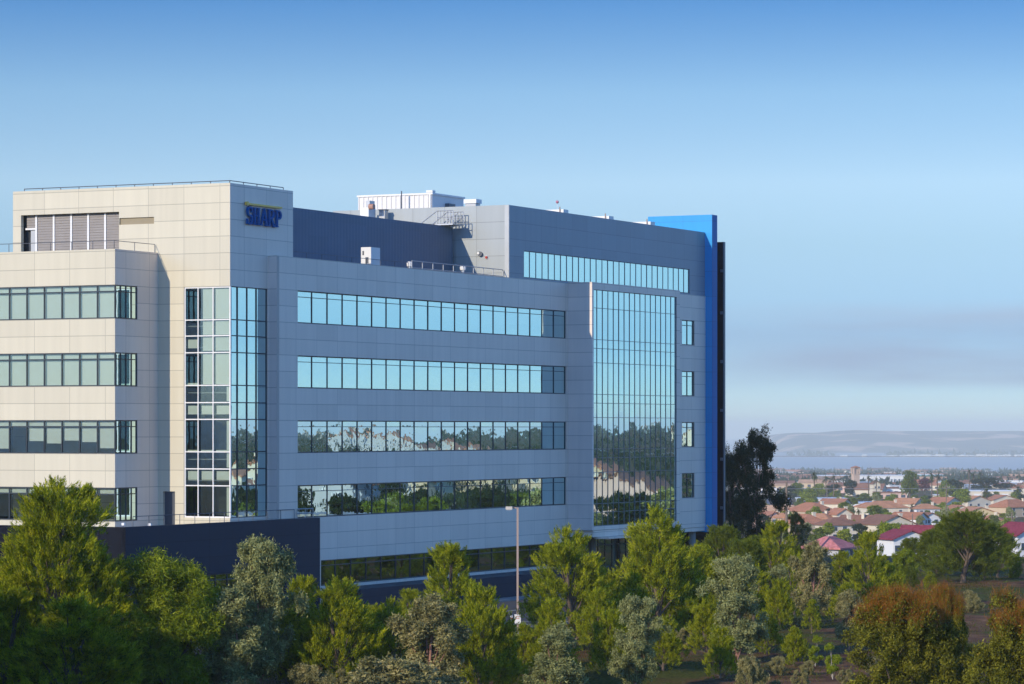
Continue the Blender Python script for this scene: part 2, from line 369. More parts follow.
# ---- long side facade with four ribbons
uw0, uw1 = U(297.7, VM), U(566.5, VM)
holes = [(uw0, uw1, z-2.19, z) for z in FL]
gu0 = U(321, VM)
mb = MB(); wall(mb, 'a', VM, U0+0.3, U1, -9.0, TOP, holes); wall(mb, 'a', VM, U0+0.3, U1, -12.6, -10.75); mb.box(VM-0.3, VM, U0+0.3, gu0, -10.75+B0, -9.0+B0)
mb.build('long_side_wall', M['cream_a'], bl)
mb = MB(); wall(mb, 'b', U0, -0.3, VM-0.001, -12.6, TOP, (), 0.298); mb.build('return_wall', M['cream_r'], bl)
npan = 20
for k, z in enumerate(FL):
    bld = None
    if k < 2:
        wpan = (uw1-uw0)/npan
        bld = [(uw0+wpan*i+0.05, uw0+wpan*(i+1)-0.05, z-2.1+(rnd.random()*0.9 if rnd.random() < 0.3 else 0), z-0.42) for i in range(npan) if rnd.random() < 0.7]
    window('a', VM, uw0, uw1, z-2.19, z, lin(uw0, uw1, npan), [z-0.42], M['glass_side'], M['dark_frame'], blinds=bld, fw=0.042)
window('a', VM, gu0, U1-0.1, -10.75, -9.0, lin(gu0, U1-0.1, 18), [-9.38], M['glass_low'], M['dark_frame'], fw=0.06)
# ---- floors and dark core behind every window
mb = MB()
for z in [TOP-0.5]+[f-2.19-0.35 for f in FL]+[f+0.45 for f in FL]:
    bxl(mb, -9.0, VM-0.32, U0+0.5, UP1-0.6, z-0.06, z)
for z in [f-2.19-0.35 for f in FL]+[f+0.45 for f in FL]:
    bxl(mb, -16.8, -0.32, 0.34, U0-0.05, z-0.06, z)
    bxl(mb, -40, -5.9, -4.72, 0.2, z-0.06, z)
mb.build('floor_slab', M['interior'], bl)
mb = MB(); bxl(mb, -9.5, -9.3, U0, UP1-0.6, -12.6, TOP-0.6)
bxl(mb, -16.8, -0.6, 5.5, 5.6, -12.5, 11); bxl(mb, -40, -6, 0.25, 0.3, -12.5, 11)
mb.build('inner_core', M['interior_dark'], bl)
# ---- portal with the tall curtain wall
VP = 2.76
UPa, UPb = U1, U(680, VP)
ug0, ug1 = U(592.6, VP), U(677.0, VP)
zg0, zg1 = -7.75, 11.0
mb = MB(); wall(mb, 'a', VP, UPa+0.3, UPb, -8.05, TOP, [(ug0, ug1, zg0, zg1)], 0.5)
mb.box(VM-0.3, VP, UPa+0.3, UPb, TOP+B0, TOP+0.05+B0); mb.box(VM-0.3, VP-0.5, UPb-0.3, UPb, -8.05+B0, TOP+B0)
mb.build('portal_frame', M['cream_a'], bl)
mb = MB(); wall(mb, 'b', UPa, VM, VP-0.001, -8.05, TOP+0.05, (), 0.298); mb.build('portal_return', M['cream_r'], bl)
rows = []
for f in (9.55, 7.05, 6.35): rows += [f-4.34*k for k in range(5)]
rows = [r for r in rows if zg0+0.3 < r < zg1-0.3]
window('a', VP, ug0, ug1, zg0, zg1, lin(ug0, ug1, 16), rows, M['glass_side'], M['mid_frame'], rec=0.12, fw=0.042, name='curtain_wall', tilt=0.0016, dep=0.07, border=0.05)
# ---- wall right of the portal, small windows
us0, us1 = U(682.0, VM), U(694.6, VM)
mb = MB(); wall(mb, 'a', VM, UPb-0.3, UP1, -8.55, TOP, [(us0, us1, z-2.13, z) for z in FL]); mb.build('end_wall', M['cream_a'], bl)
for z in FL:
    window('a', VM, us0, us1, z-2.13, z, lin(us0, us1, 2), [z-0.45], M['glass_side'], M['dark_frame'])
mb = MB(); bxl(mb, -9, VP-0.05, UPa+0.35, UPb-0.05, -8.6, -8.08); bxl(mb, -9, VM-0.05, UPb, UP1-0.05, -8.9, -8.58)
bxl(mb, VP-0.4, VP+0.9, UPa+1.2, UPa+9.5, -8.75, -8.62)
mb.build('soffit_slab', M['cream_a'], bl)
# recessed ground floor
window('a', -1.2, UPa+0.2, UP1-3, -12.5, -8.62, lin(UPa+0.2, UP1-3, 18), [-9.6], M['glass_low'], M['dark_frame'], name='lobby_glazing')
for uu in (UPa+6, UPb-1, UP1-1.5): MB().tube([(VM-0.7, uu, 0), (VM-0.7, uu, 4.0)], 0.3, 12).build('column', M['concrete'], bl)
# ledge running below the ground floor glazing
mb = MB(); bxl(mb, VM+0.02, 3.4, gu0+0.6, U1+2, -11.15, -10.95); bxl(mb, 3.2, 3.4, gu0+0.6, U1+2, -12.6, -11.15)
mb.build('planter_ledge', M['char_a'], bl)  # charcoal colour stands in for the shade on the ledge

# ---- upper storey block S (grey)
VS, US0 = 0.60, 39.2
ST = 17.07
sw0, sw1 = U(524, VS), U(689.6, VS)
mb = MB(); wall(mb, 'a', VS, US0, UP1, TOP-1.0, ST, [(sw0, sw1, 11.62, 13.72)], 0.28); mb.build('upper_storey_wall', M['grey_a'], bl)
window('a', VS, sw0, sw1, 11.62, 13.72, lin(sw0, sw1, 29), [], M['glass_side'], M['mid_frame'], rec=0.08, fw=0.06, dep=0.06, name='clerestory_window')
vl = Vv(333, US0)
mb = MB(); wall(mb, 'b', US0-0.02, vl, VS-0.05, 10.5, ST+0.005, (), 0.3); mb.build('upper_front_wall', M['grey_b'], bl)
mb = MB(); mb.box(VS-0.35, VS+0.02, US0-0.05, US0-0.02, 10.5+B0, ST+B0); mb.box(VS, VS+0.03, US0-0.05, US0+0.08, 10.5+B0, ST+B0); mb.build('corner_trim', plain('light_grey_trim', (0.45, 0.47, 0.47), 0.5), bl)
mb = MB(); bxl(mb, -20, VS-0.3, US0+0.3, UP1, 15.9, 16.0); bxl(mb, -20, -4.0, 10, 38.0, 15.1, 15.2)
bxl(mb, -9.4, VM-0.3, 8.3, UP1-0.1, 10.7, 10.8); bxl(mb, VM-0.3, VP-0.5, UPa+0.3, UPb-0.3, 10.9, 11.0); bxl(mb, -40, -5.9, -4.7, -0.01, 10.7, 10.8)
bxl(mb, -17, -0.3, 0.3, 8.0, 15.2, 15.3); bxl(mb, -40, 0.7, -13.4, 9.6, -6.75, -6.65)
mb.build('roof', M['roof'], bl)
mb = MB(); bxl(mb, -20, -19.7, 8, UP1, -12.6, 15); bxl(mb, -20, VM-0.3, UP1-0.3, UP1-0.02, -8.5, ST-0.05); bxl(mb, -9.3, -1.4, UP1-2.7, UP1-2.6, -12.6, -8.5); mb.build('rear_wall', M['cream_a'], bl)
# ---- navy ribbed penthouse in front of it
VN = -3.9; NT = 15.48
dn0, dn1 = U(361, VN), U(371, VN)
mb = MB(); wall(mb, 'a', VN, 8.02, 38.5, 10.8, NT, (), 0.2); mb.box(VN-8, VN-0.2, 38.3, 38.5, 10.8+B0, NT+B0); mb.build('navy_penthouse_wall', M['navy'], bl)
# ---- tower
TT = 16.05
vt0 = Vv(13, 0)
tg0 = Vv(184, 0)
lo0, lo1 = Vv(21, 0), Vv(119, 0)
lz0, lz1 = 11.75, Zz(213.5, Vv(70, 0), 0)
ve0, ve1 = Vv(119.3, 0), Vv(154, 0); vez0, vez1 = 13.55, 14.0
do0, do1 = Vv(163, 0), Vv(175, 0)
TGZ = -5.85
mb = MB(); wall(mb, 'b', 0, vt0, -0.004, -6.6, TT, [(tg0, 0.01, TGZ, 9.3), (lo0, lo1, lz0, lz1), (ve0, ve1, vez0, vez1), (do0, do1, -6.6, -4.15)], 0.3); mb.build('tower_front_wall', M['cream_b'], bl)
ug = U(267.6, 0)
mb = MB(); wall(mb, 'a', 0, 0.004, U(293, 0), -6.6, TT-0.004, [(0.0, ug, TGZ, 9.3)], 0.3); mb.build('tower_side_wall', M['cream_a'], bl)
mb = MB(); mb.box(vt0, -0.35, U(293, 0)-0.3, U(293, 0)-0.002, 10.8+B0, TT-0.01+B0); mb.box(vt0+0.002, vt0+0.3, 0.31, U(293, 0)-0.31, 10.8+B0, TT-0.01+B0); mb.build('tower_rear_wall', M['cream_b'], bl)
mb = MB(); bxl(mb, ve0, ve1, 0.12, 0.3, vez0, vez1); mb.build('slot_vent', plain('tan_vent', (0.30, 0.25, 0.16), 0.7), bl)
mb = MB(); bxl(mb, do0, do1, 0.22, 0.3, -6.6, -4.15); mb.build('door', plain('dark_grey_door', (0.06, 0.07, 0.09), 0.5), bl)
# louvre wall in the recess
mb = MB(); lw = MB()
cutsv = [Vv(p, 0) for p in (33, 50.5, 68, 85, 102)]
dz = Zz(229.5, lo0, 0)
edges = [lo0+0.1]+cutsv+[lo1]
for i in range(len(edges)-1):
    a, b_ = edges[i]+0.09, edges[i+1]-0.09; zb = dz+0.12 if i == 0 else 10.85; z = zb
    while z < lz1-0.06:
        mb.quad((a, 0.40, z+B0), (b_, 0.40, z+B0), (b_, 0.43, z+0.16+B0), (a, 0.43, z+0.16+B0)); z += 0.175
    bxl(mb, a, b_, 0.57, 0.6, zb, lz1)
    bxl(lw, edges[i+1]-0.07, edges[i+1]+0.07, 0.36, 0.6, 10.85, lz1)
bxl(lw, edges[0], edges[1], 0.38, 0.6, dz-0.02, dz+0.1)
lv = mb.build('louvre', M['louvre'], bl); lw.build('frame', M['white_frame'], lv)
mb = MB(); bxl(mb, lo0+0.45, cutsv[0]-0.08, 0.5, 0.6, 10.85, dz-0.05); mb.build('service_door', plain('pale_grey_door', (0.42, 0.44, 0.46), 0.5), bl)
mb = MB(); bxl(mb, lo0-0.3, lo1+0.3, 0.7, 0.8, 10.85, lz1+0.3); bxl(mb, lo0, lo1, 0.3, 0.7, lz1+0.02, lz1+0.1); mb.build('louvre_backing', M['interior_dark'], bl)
# corner curtain wall, front and side
TR = [7.13, 6.08, 4.98, 2.83, 1.70, 0.60, -1.53, -2.65, -3.75]
fc = [Vv(197.6, 0), Vv(212.6, 0)]
bd = []
e4 = [tg0]+fc+[0.0]
for a, b_, i in ((e4[1]+0.25, e4[2]-0.04, 1), (e4[2]+0.04, e4[3]-0.06, 2)):
    bd += [(a, b_, 7.2, 9.15), (a, b_, 6.15, 7.05), (a, b_, 5.1, 6.0), (a, b_, 2.9, 4.9)]
for i in range(3):
    for z in (5.9, 1.55, -2.75): bd.append((e4[i]+0.15, e4[i+1]-0.05, z-0.62, z-0.05))
    for z in (2.0+0.95, -1.45): bd.append((e4[i]+0.1, e4[i+1]-0.05, z-0.14, z+0.04)) if i < 2 or z < 0 else None
for z0_, z1_ in ((-5.7, -3.85), (-3.6, -2.75), (-2.55, -1.6), (-1.4, 0.5), (0.7, 1.6), (1.8, 2.75)): bd.append((e4[3]-0.42, e4[3]-0.07, z0_, z1_))
bd = [q for q in bd if q]
# keep blinds from overlapping each other in one plane
keep = []
for q in bd:
    if all(q[1] <= k[0] or q[0] >= k[1] or q[3] <= k[2] or q[2] >= k[3] for k in keep): keep.append(q)
window('b', 0, tg0, 0.0, TGZ, 9.3, fc, TR, M['glass_front'], M['white_frame'], rec=0.10, fw=0.07, border=0.09, blinds=keep, name='corner_glazing', tilt=0.0008)
sc_ = [U(238.4, 0), U(248, 0), U(257.3, 0)]
window('a', 0, 0.16, ug, TGZ, 9.3, sc_, TR, M['glass_side'], M['dark_frame'], rec=0.10, fw=0.07, border=0.05, name='corner_glazing', tilt=0.0018)
# rooms behind the corner glazing: dark partition, slabs
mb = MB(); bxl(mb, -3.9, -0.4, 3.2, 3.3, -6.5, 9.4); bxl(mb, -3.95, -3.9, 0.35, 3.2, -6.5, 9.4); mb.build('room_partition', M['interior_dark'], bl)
# ---- front bay
UB = U(115, Vv(158, 0))
VB = Vv(158, 0); UB = U(115, VB)
vleft = -34.0
bh = [(vleft, VB, z-2.17, z) for z in FL]
BT = 11.62
mb = MB(); wall(mb, 'b', UB, vleft, VB-0.004, -6.6, BT, [(q[0], VB+0.01, q[2], q[3]) for q in bh], 0.3); mb.build('bay_front_wall', M['cream_b'], bl)
sbx = U(137.5, VB)
mb = MB(); wall(mb, 'a', VB, UB+0.004, -0.004, -6.6, BT-0.004, [(UB, sbx, z-2.17, z) for z in FL], 0.3); mb.build('bay_side_wall', M['cream_a'], bl)
for k, z in enumerate(FL):
    cu = []; q = VB
    while q > vleft+1.5: q -= 1.39; cu.append(q)
    cc = sorted(cu)+[VB]; bd = []
    for i in range(len(cc)-1):
        a, b_ = cc[i]+0.07, cc[i+1]-0.07
        if k == 2:
            if rnd.random() < 0.85: bd.append((a, b_, z-(1.3+rnd.random()*0.75), z-0.45))
    bd.append((vleft+0.1, VB-0.08, z-0.38, z-0.05))
    if k < 2: bd.append((vleft+0.1, VB-0.08, z-2.1, z-0.45))
    window('b', UB, vleft, VB, z-2.17, z, cu, [z-0.42], M['glass_front'], M['dark_frame'], rec=0.06, blinds=bd, fw=0.08, tilt=0.0008)
    cs = [UB+(sbx-UB)*f for f in (0.28, 0.52, 0.76)]
    window('a', VB, UB+0.11, sbx, z-2.17, z, cs, [z-0.42], M['glass_side'], M['dark_frame'], rec=0.08, fw=0.06, blinds=[(cs[2]+0.05, sbx-0.08, z-2.1, z-0.45)])
# ---- charcoal terrace block in front
VC, UC0, UC1, CT = 1.0, -13.7, U(320, 1.0), -6.05
cw0, cw1 = U(206, VC), U(286.5, VC)
mb = MB(); wall(mb, 'a', VC, UC0, UC1, -12.6, CT, [(cw0, cw1, -11.1, -9.35)], 0.3); mb.build('terrace_side_wall', M['char_a'], bl)
window('a', VC, cw0, cw1, -11.1, -9.35, lin(cw0, cw1, 7), [-9.75], M['glass_low'], M['dark_frame'], rec=0.22)
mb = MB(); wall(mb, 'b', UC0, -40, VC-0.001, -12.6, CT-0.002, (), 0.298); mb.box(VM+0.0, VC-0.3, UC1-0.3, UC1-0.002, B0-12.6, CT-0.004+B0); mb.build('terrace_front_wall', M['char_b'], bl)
# ---- railings
def railing(pts, h, step, mat, r=0.025, mid=True, name='railing', par=bl):
    mb = MB()
    for (p, q) in zip(pts[:-1], pts[1:]):
        p, q = Vector(p), Vector(q); n = max(1, int((q-p).length/step))
        for k in range(n+1):
            a = p.lerp(q, k/n); mb.tube([a, a+Vector((0, 0, h))], r, 5)
        for hh in ([h, h*0.5] if mid else [h]): mb.tube([p+Vector((0, 0, hh)), q+Vector((0, 0, hh))], r, 5)
    return mb.build(name, mat, par)
def LP(v, u, z): return (v, u, z+B0)
railing([LP(-34, UB+0.2, BT), LP(VB-0.2, UB+0.2, BT), LP(VB-0.2, -0.1, BT)], 0.55, 1.6, M['rail'], 0.022, False)
railing([LP(vt0+0.8, 0.2, TT), LP(-0.15, 0.2, TT), LP(-0.15, 7.0, TT)], 0.16, 1.4, M['rail'], 0.03, False)
railing([LP(VC-0.25, -12.5, CT), LP(VC-0.25, UC1-3.0, CT)], 0.62, 1.7, M['rail'], 0.022, False)
railing([LP(VC-0.25, UC1-2.6, CT), LP(VC-0.25, UC1-0.5, CT)], 0.62, 0.7, M['galv'], 0.03)
railing([LP(VM-0.7, U(300, VM), TOP-0.35), LP(VM-0.7, U(417, VM), TOP-0.35)], 0.8, 2.0, M['rail'], 0.02)
railing([LP(VM-0.5, U(418, VM), TOP-0.4), LP(VM-0.5, US0-0.2, TOP-0.4)], 1.0, 1.55, M['galv'], 0.035)
# ---- blue fin and the dark fin behind it
FU = 77.0; fv0, fv1 = Vv(648, FU), Vv(712, FU); FT = 18.6
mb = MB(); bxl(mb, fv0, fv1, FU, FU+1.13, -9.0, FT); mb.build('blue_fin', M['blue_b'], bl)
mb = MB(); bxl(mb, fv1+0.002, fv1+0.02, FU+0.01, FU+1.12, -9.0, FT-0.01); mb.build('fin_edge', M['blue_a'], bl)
DU = 81.0; dv1 = Vv(723, DU)
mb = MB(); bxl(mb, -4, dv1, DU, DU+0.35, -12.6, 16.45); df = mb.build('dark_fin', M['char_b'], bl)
mb = MB(); bxl(mb, dv1+0.01, dv1+0.08, DU, DU+0.35, -12.6, 16.45)
for z in (13.9, 10.2, 5.9, 1.6, -2.7, -7.0): bxl(mb, dv1-0.22, dv1+0.0, DU-0.12, DU-0.01, z-0.13, z+0.13)
mb.build('trim', M['mid_frame'], df)

# ------------------------------------------------------------------ lettering on the tower
u0s, u1s = U(244.9, 0), U(280.6, 0)
sgz1, sgz0 = Zz(206.6, 0, u0s), Zz(223.9, 0, u0s)
sgn = empty('wall_sign', (*W(0.0, u0s), sgz0), -TH, 'raised blue serif letters under a thin yellow bar on the shaded tower side', 'sign')
SWd, SHt = u1s-u0s, sgz1-sgz0
def stroke(mb, pts, wd, d0=0.06, d1=0.22):
    """polyline in letter units drawn as a ribbon of varying width, extruded from the wall"""
    if not isinstance(wd, (list, tuple)): wd = [wd]*len(pts)
    L = []; Rr = []
    for i, (x, z) in enumerate(pts):
        a = pts[max(i-1, 0)]; b_ = pts[min(i+1, len(pts)-1)]; dx, dz_ = b_[0]-a[0], b_[1]-a[1]; l = math.hypot(dx, dz_)
        nx, nz = -dz_/l*wd[i]/2, dx/l*wd[i]/2; L.append((x+nx, z+nz)); Rr.append((x-nx, z-nz))
    for i in range(len(pts)-1):
        for d in (d0, d1): mb.quad(*[(d, q[0], q[1]) for q in (L[i], L[i+1], Rr[i+1], Rr[i])])
        mb.quad((d0, *L[i]), (d1, *L[i]), (d1, *L[i+1]), (d0, *L[i+1])); mb.quad((d0, *Rr[i]), (d0, *Rr[i+1]), (d1, *Rr[i+1]), (d1, *Rr[i]))
    for q in ((L[0], Rr[0]), (L[-1], Rr[-1])): mb.quad((d0, *q[0]), (d1, *q[0]), (d1, *q[1]), (d0, *q[1]))
h = SHt; lwid = SWd/5.0
def letter(ch, x0, wl):
    mb = MB(); X = lambda f: x0+f*wl; T, tn, sf = 0.18, 0.085, 0.055
    def stem(f, z0=0, z1=1): stroke(mb, [(X(f), z0*h+0.001*f), (X(f), z1*h)], T)
    def serif(f, z, wd=0.36): stroke(mb, [(X(f)-wd/2, z), (X(f)+wd/2, z)], sf, 0.058, 0.222)
    if ch == 'S':
        P_ = []; Wd = []
        for k in range(15):
            a = R(20+k*(250-20)/14); P_.append((X(0.5)+0.36*wl*math.cos(a), h*0.73+h*0.25*math.sin(a))); Wd.append(tn+0.07*max(0, math.sin(R(k*180/14))))
        for k in range(1, 17):
            a = R(70-k*(230)/16); P_.append((X(0.5)+0.40*wl*math.cos(a), h*0.27+h*0.26*math.sin(a))); Wd.append(tn+0.12*max(0, math.cos(R(k*150/16-20))))
        stroke(mb, P_, Wd); stroke(mb, [(X(0.88), h*0.68), (X(0.88), h*0.99)], 0.09, 0.057, 0.223); stroke(mb, [(X(0.09), 0.01), (X(0.09), h*0.32)], 0.09, 0.057, 0.223)
    if ch == 'H':
        stem(0.2); stem(0.82); stroke(mb, [(X(0.2), h*0.52), (X(0.82), h*0.52)], tn, 0.07, 0.21)
        for f in (0.2, 0.82): serif(f, h-sf/2); serif(f, sf/2)
    if ch == 'A':
        stroke(mb, [(X(0.5), h), (X(0.12), 0)], tn); stroke(mb, [(X(0.47), h*1.0), (X(0.86), 0)], T, 0.062, 0.218); stroke(mb, [(X(0.25), h*0.33), (X(0.72), h*0.33)], 0.1, 0.07, 0.21)
        serif(0.1, sf/2, 0.35); serif(0.86, sf/2, 0.45)
    if ch in 'RP':
        stem(0.2); serif(0.2, sf/2); serif(0.16, h-sf/2, 0.4)
        P_ = [(X(0.2), h*0.95)]+[(X(0.45)+0.36*wl*math.cos(R(90-k*18)), h*0.72+h*0.235*math.sin(R(90-k*18))) for k in range(11)]+[(X(0.2), h*0.485)]
        stroke(mb, P_, [tn]*2+[0.10, 0.13, 0.17, 0.19, 0.20, 0.19, 0.17, 0.13, 0.10]+[tn]*2, 0.064, 0.216)
        if ch == 'R': stroke(mb, [(X(0.45), h*0.5), (X(0.92), 0.0)], T, 0.068, 0.212); serif(0.92, sf/2, 0.3)
    return mb
xs_ = [0.0, 0.175, 0.375, 0.58, 0.80]; ws_ = [0.15, 0.175, 0.205, 0.195, 0.175]
for ch, x0, wl in zip('SHARP', xs_, ws_):
    o_ = letter(ch, x0*SWd, wl*SWd).build('letter', M['sign_blue'], sgn)
mb = MB(); mb.box(0.05, 0.2, -0.1, SWd-0.1, h+0.13, h+0.25); mb.tube([(0.06, 0.02, h+0.21), (0.24, 0.02, h+0.21)], 0.13, 12); mb.build('bar', M['sign_yellow'], sgn)

# ------------------------------------------------------------------ things on the roofs
def rthing(name, v, u, z, label, cat, group=None): return empty(name, (*W(v, u), z), -TH, label, cat, group)
r = rthing('plant_room', -12.5, 45, 16, 'white ribbed metal plant room standing highest on the roof', 'plant room')
vA, vB_ = Vv(358.5, 45), Vv(432, 45); uB_ = U(463.5, vB_); zt = Zz(194.5, vB_, 45)
mb = MB(); mb.box(vA+12.5, vB_+12.5, 0, uB_-45, 0, zt-16)
q = vA+12.5
while q < vB_+12.5: mb.box(q, q+0.08, -0.06, -0.002, 0, zt-16); q += 0.42
mb.build('wall', plain('white_ribbed_metal', (0.70, 0.68, 0.65), 0.5, 0, 0.06), r)
mb = MB(); mb.box(vA+12.4, vB_+12.6, -0.1, uB_-44.9, zt-16+0.002, zt-16+0.14); mb.box(vB_+12.05, vB_+12.62, -0.14, 0.35, zt-16+0.145, zt-16+0.34); mb.box(vB_+12.3, vB_+12.44, -0.14, -0.064, 0, zt-16); mb.build('roof', M['white_metal'], r)
mb = MB(); mb.box(vB_+12.5, vB_+12.85, 2.2, 3.3, 1.6, 2.0); mb.build('vent', M['rail'], r)
bv, bu = -0.35, U(371, -0.35); bt_ = Zz(247, bv, bu); bw_ = bv-Vv(361, bu); bd_ = U(380, bv)-bu
r = rthing('terrace_unit', bv, bu, 10.8, 'white louvred cabinet on the terrace in front of the navy wall, one side sunlit', 'cabinet')
mb = MB(); mb.box(-bw_, 0, 0, bd_, 0, bt_-10.8); mb.build('body', M['white_metal'], r)
for q_ in ((0.55, 0.25, 0.9, 1.35), (0.85, 0.7, 1.5, 1.8), (0.3, 0.1, 0.2, 0.6)): MB().box(-bw_*q_[0], -bw_*q_[1], -0.02, -0.003, q_[2], q_[3]).build('vent_slot', M['rail'], r)
r = rthing('antenna_mast', *(Vv(401.5, 44), 44), 16, 'thin dark antenna mast in front of the white plant room', 'antenna')
mb = MB(); mb.tube([(0, 0, 0), (0, 0, Zz(191, Vv(401.5, 44), 44)-16)], [0.07, 0.045], 6); mb.build('mast', M['rail'], r)
mb = MB(); mb.box(-0.18, 0.18, -0.18, 0.18, 0, 0.12); mb.build('base_plate', M['galv'], r)
# rooftop units
vx, ux = Vv(473, 53), 53
r = rthing('rooftop_unit', vx, ux, 16, 'white rooftop air unit right of the plant room', 'air unit')
zt = Zz(199.5, vx, ux)-16
mb = MB(); mb.box(-0.5, 0.45, -0.4, 0.4, 0.2, zt-0.35); mb.build('body', M['galv'], r); mb = MB(); mb.box(-0.6, 0.55, -0.5, 0.5, zt-0.348, zt); mb.build('hood', M['white_metal'], r)
vx, ux = Vv(369, 37.5), 37.5
r = rthing('exhaust_unit', vx, ux, 15.2, 'white box with a round fan on the penthouse roof, far left of the stair', 'air unit')
zt = Zz(208, vx, ux)-15.2; zt2 = Zz(201, vx, ux)-15.2
mb = MB(); mb.box(-0.45, 0.3, -0.6, 0.5, 0, zt); mb.build('body', M['white_metal'], r); mb = MB(); mb.box(-0.05, 0.28, -0.4, 0.4, zt+0.002, zt2); mb.build('stack', M['galv'], r)
mb = MB(); mb.tube([(0.35, -0.55, zt+0.05), (0.75, -0.55, zt+0.05)], 0.22, 12); mb.build('fan', plain('rusty_fan', (0.40, 0.22, 0.16)), r)
vx = Vv(385, 38.6)
r = rthing('vent_box', vx, 38.4, 15.2, 'grey vent box against the pale wall above the navy penthouse', 'vent')
mb = MB(); mb.box(-0.25, 0.25, -0.3, 0.25, 0, Zz(210.5, vx, 38.4)-15.2); mb.build('body', M['galv'], r)
mb = MB(); mb.box(-0.3, 0.3, -0.35, 0.25, Zz(210.5, vx, 38.4)-15.198, Zz(210.5, vx, 38.4)-15.12); mb.build('cap', M['rail'], r)
# stair and landing over the penthouse end
r = rthing('roof_stair', VN, 36.8, 15.2, 'light metal stair with guard rails climbing over the end of the navy penthouse', 'stair')
va, vb_ = Vv(441, 37.5)-VN, Vv(457, 37.5)-VN; zt = Zz(211.5, VN, 37.5)-15.2
mb = MB(); mb.box(va, vb_, 0.0, 1.8, 0.32, 0.42); mb.build('landing', M['galv'], r)
mb = MB()
for y_ in (0.05, 1.75):
    for k in range(6):
        x_ = va+(vb_-va)*k/5; mb.tube([(x_, y_, 0.42), (x_, y_, zt)], 0.035, 5)
    for z_ in (zt, 0.5*(zt+0.42)): mb.tube([(va, y_, z_), (vb_, y_, z_)], 0.035, 5)
    mb.tube([(va-2.2, y_, -0.05), (va, y_, zt)], 0.04, 5); mb.tube([(va-1.4, y_, -0.35), (va+0.9, y_, zt-0.1)], 0.04, 5)
mb.build('guard_rail', M['galv'], r)
mb = MB()
for k in range(6): mb.box(va-0.35*(k+1), va-0.35*k, 0.1, 1.6, 0.36-0.13*k, 0.42-0.13*k)
mb.build('tread', M['galv'], r)
# low white skylights along the parapet of the upper storey
for i, (p0, p1, yt, lab) in enumerate(((544, 563.5, 210.6, 'white curb box behind the roof parapet, nearest to the pale corner'), (589, 609, 217.2, 'white curb box behind the roof parapet, in the middle of three'), (631, 650.5, 222.8, 'white curb box behind the roof parapet, beside the blue fin'))):
    uu = U(p1-6, VS-1.2)
    r = rthing('roof_curb_box', VS-1.2, uu, 16, lab, 'roof box', 'white curb boxes along the roof edge')
    va, vb_ = Vv(p0-6, uu)-(VS-1.2), Vv(p1, uu)-(VS-1.2); z_ = Zz(yt-1.2, VS-1.0, uu)-16
    mb = MB(); mb.box(va, vb_, 0, 0.9, 0, z_); mb.build('box', M['white_metal'], r)
    mb = MB(); mb.tube([(vb_-0.3, -0.06, 0), (vb_-0.3, -0.06, z_+0.2)], 0.05, 6); mb.build('post', M['pole'], r)
r = rthing('warning_light', Vv(557.3, 52), 52, 16, 'small red aircraft warning light on a thin pole above the parapet', 'light')
zt = Zz(202, Vv(557.3, 52), 52)-16
mb = MB(); mb.tube([(0, 0, 0), (0, 0, zt)], 0.02, 5); mb.build('pole', M['white_metal'], r)
mb = MB(); mb.tube([(0, 0, zt-0.12), (0, 0, zt), (0, 0, zt+0.12)], [0.06, 0.15, 0.07], 8); mb.build('lamp', plain('faded_red', (0.5, 0.2, 0.25)), r)
# on the terrace roof
for p_, y_, sz, lab in ((409.5, 264.5, 0.22, 'small white roof vent left of the terrace rail'), (463, 268.5, 0.25, 'small white roof vent behind the terrace rail')):
    vv, uu = VM-2.0, U(p_, VM-2.0)
    r = rthing('roof_vent', vv, uu, 10.8, lab, 'vent'); zt = Zz(y_-3, vv, uu)-10.8
    mb = MB(); mb.tube([(0, 0, 0), (0, 0, zt-0.3)], 0.14, 8); mb.build('pipe', M['galv'], r)
    mb = MB(); mb.tube([(0, 0, zt-0.35), (0, 0, zt-0.1), (0, 0, zt)], [sz*0.9, sz, sz*0.4], 10); mb.build('cowl', M['white_metal'], r)
vv = Vv(481, US0); r = rthing('wall_lamp', vv, US0-0.03, Zz(254, vv, US0), 'round grey and white wall lamp on the pale upper wall', 'lamp')
mb = MB(); mb.tube([(0, 0, 0), (0, -0.2, 0)], [0.17, 0.2], 10); mb.build('housing', M['rail'], r); mb = MB(); mb.tube([(-0.1, -0.202, 0.05), (-0.1, -0.26, 0.05)], 0.10, 8); mb.build('lens', M['white_metal'], r)
vv = Vv(486.8, US0); r = rthing('fire_alarm_bell', vv, US0-0.03, Zz(257.5, vv, US0), 'small red alarm bell on the pale upper wall', 'alarm bell')
mb = MB(); mb.box(-0.09, 0.09, -0.06, 0, -0.13, 0.13); mb.build('back_box', M['white_metal'], r); mb = MB(); mb.tube([(0, -0.062, 0), (0, -0.13, 0)], [0.12, 0.07], 10); mb.build('bell', M['red'], r)
for p_, lab in ((123.5, 'small white floodlight on the terrace by the bay corner'), (150, 'small white floodlight on the terrace left of the dark door')):
    uu = -3.0; vv = Vv(p_, -8.0); r = rthing('floodlight', vv, -8.0, -6.65, lab, 'floodlight', 'floodlights on the terrace')
    mb = MB(); mb.tube([(0, 0, 0), (0, 0, 0.5)], 0.03, 6); mb.build('stand', M['rail'], r); mb = MB(); mb.box(-0.1, 0.1, -0.08, 0.08, 0.5, 0.66); mb.build('head', M['white_metal'], r)

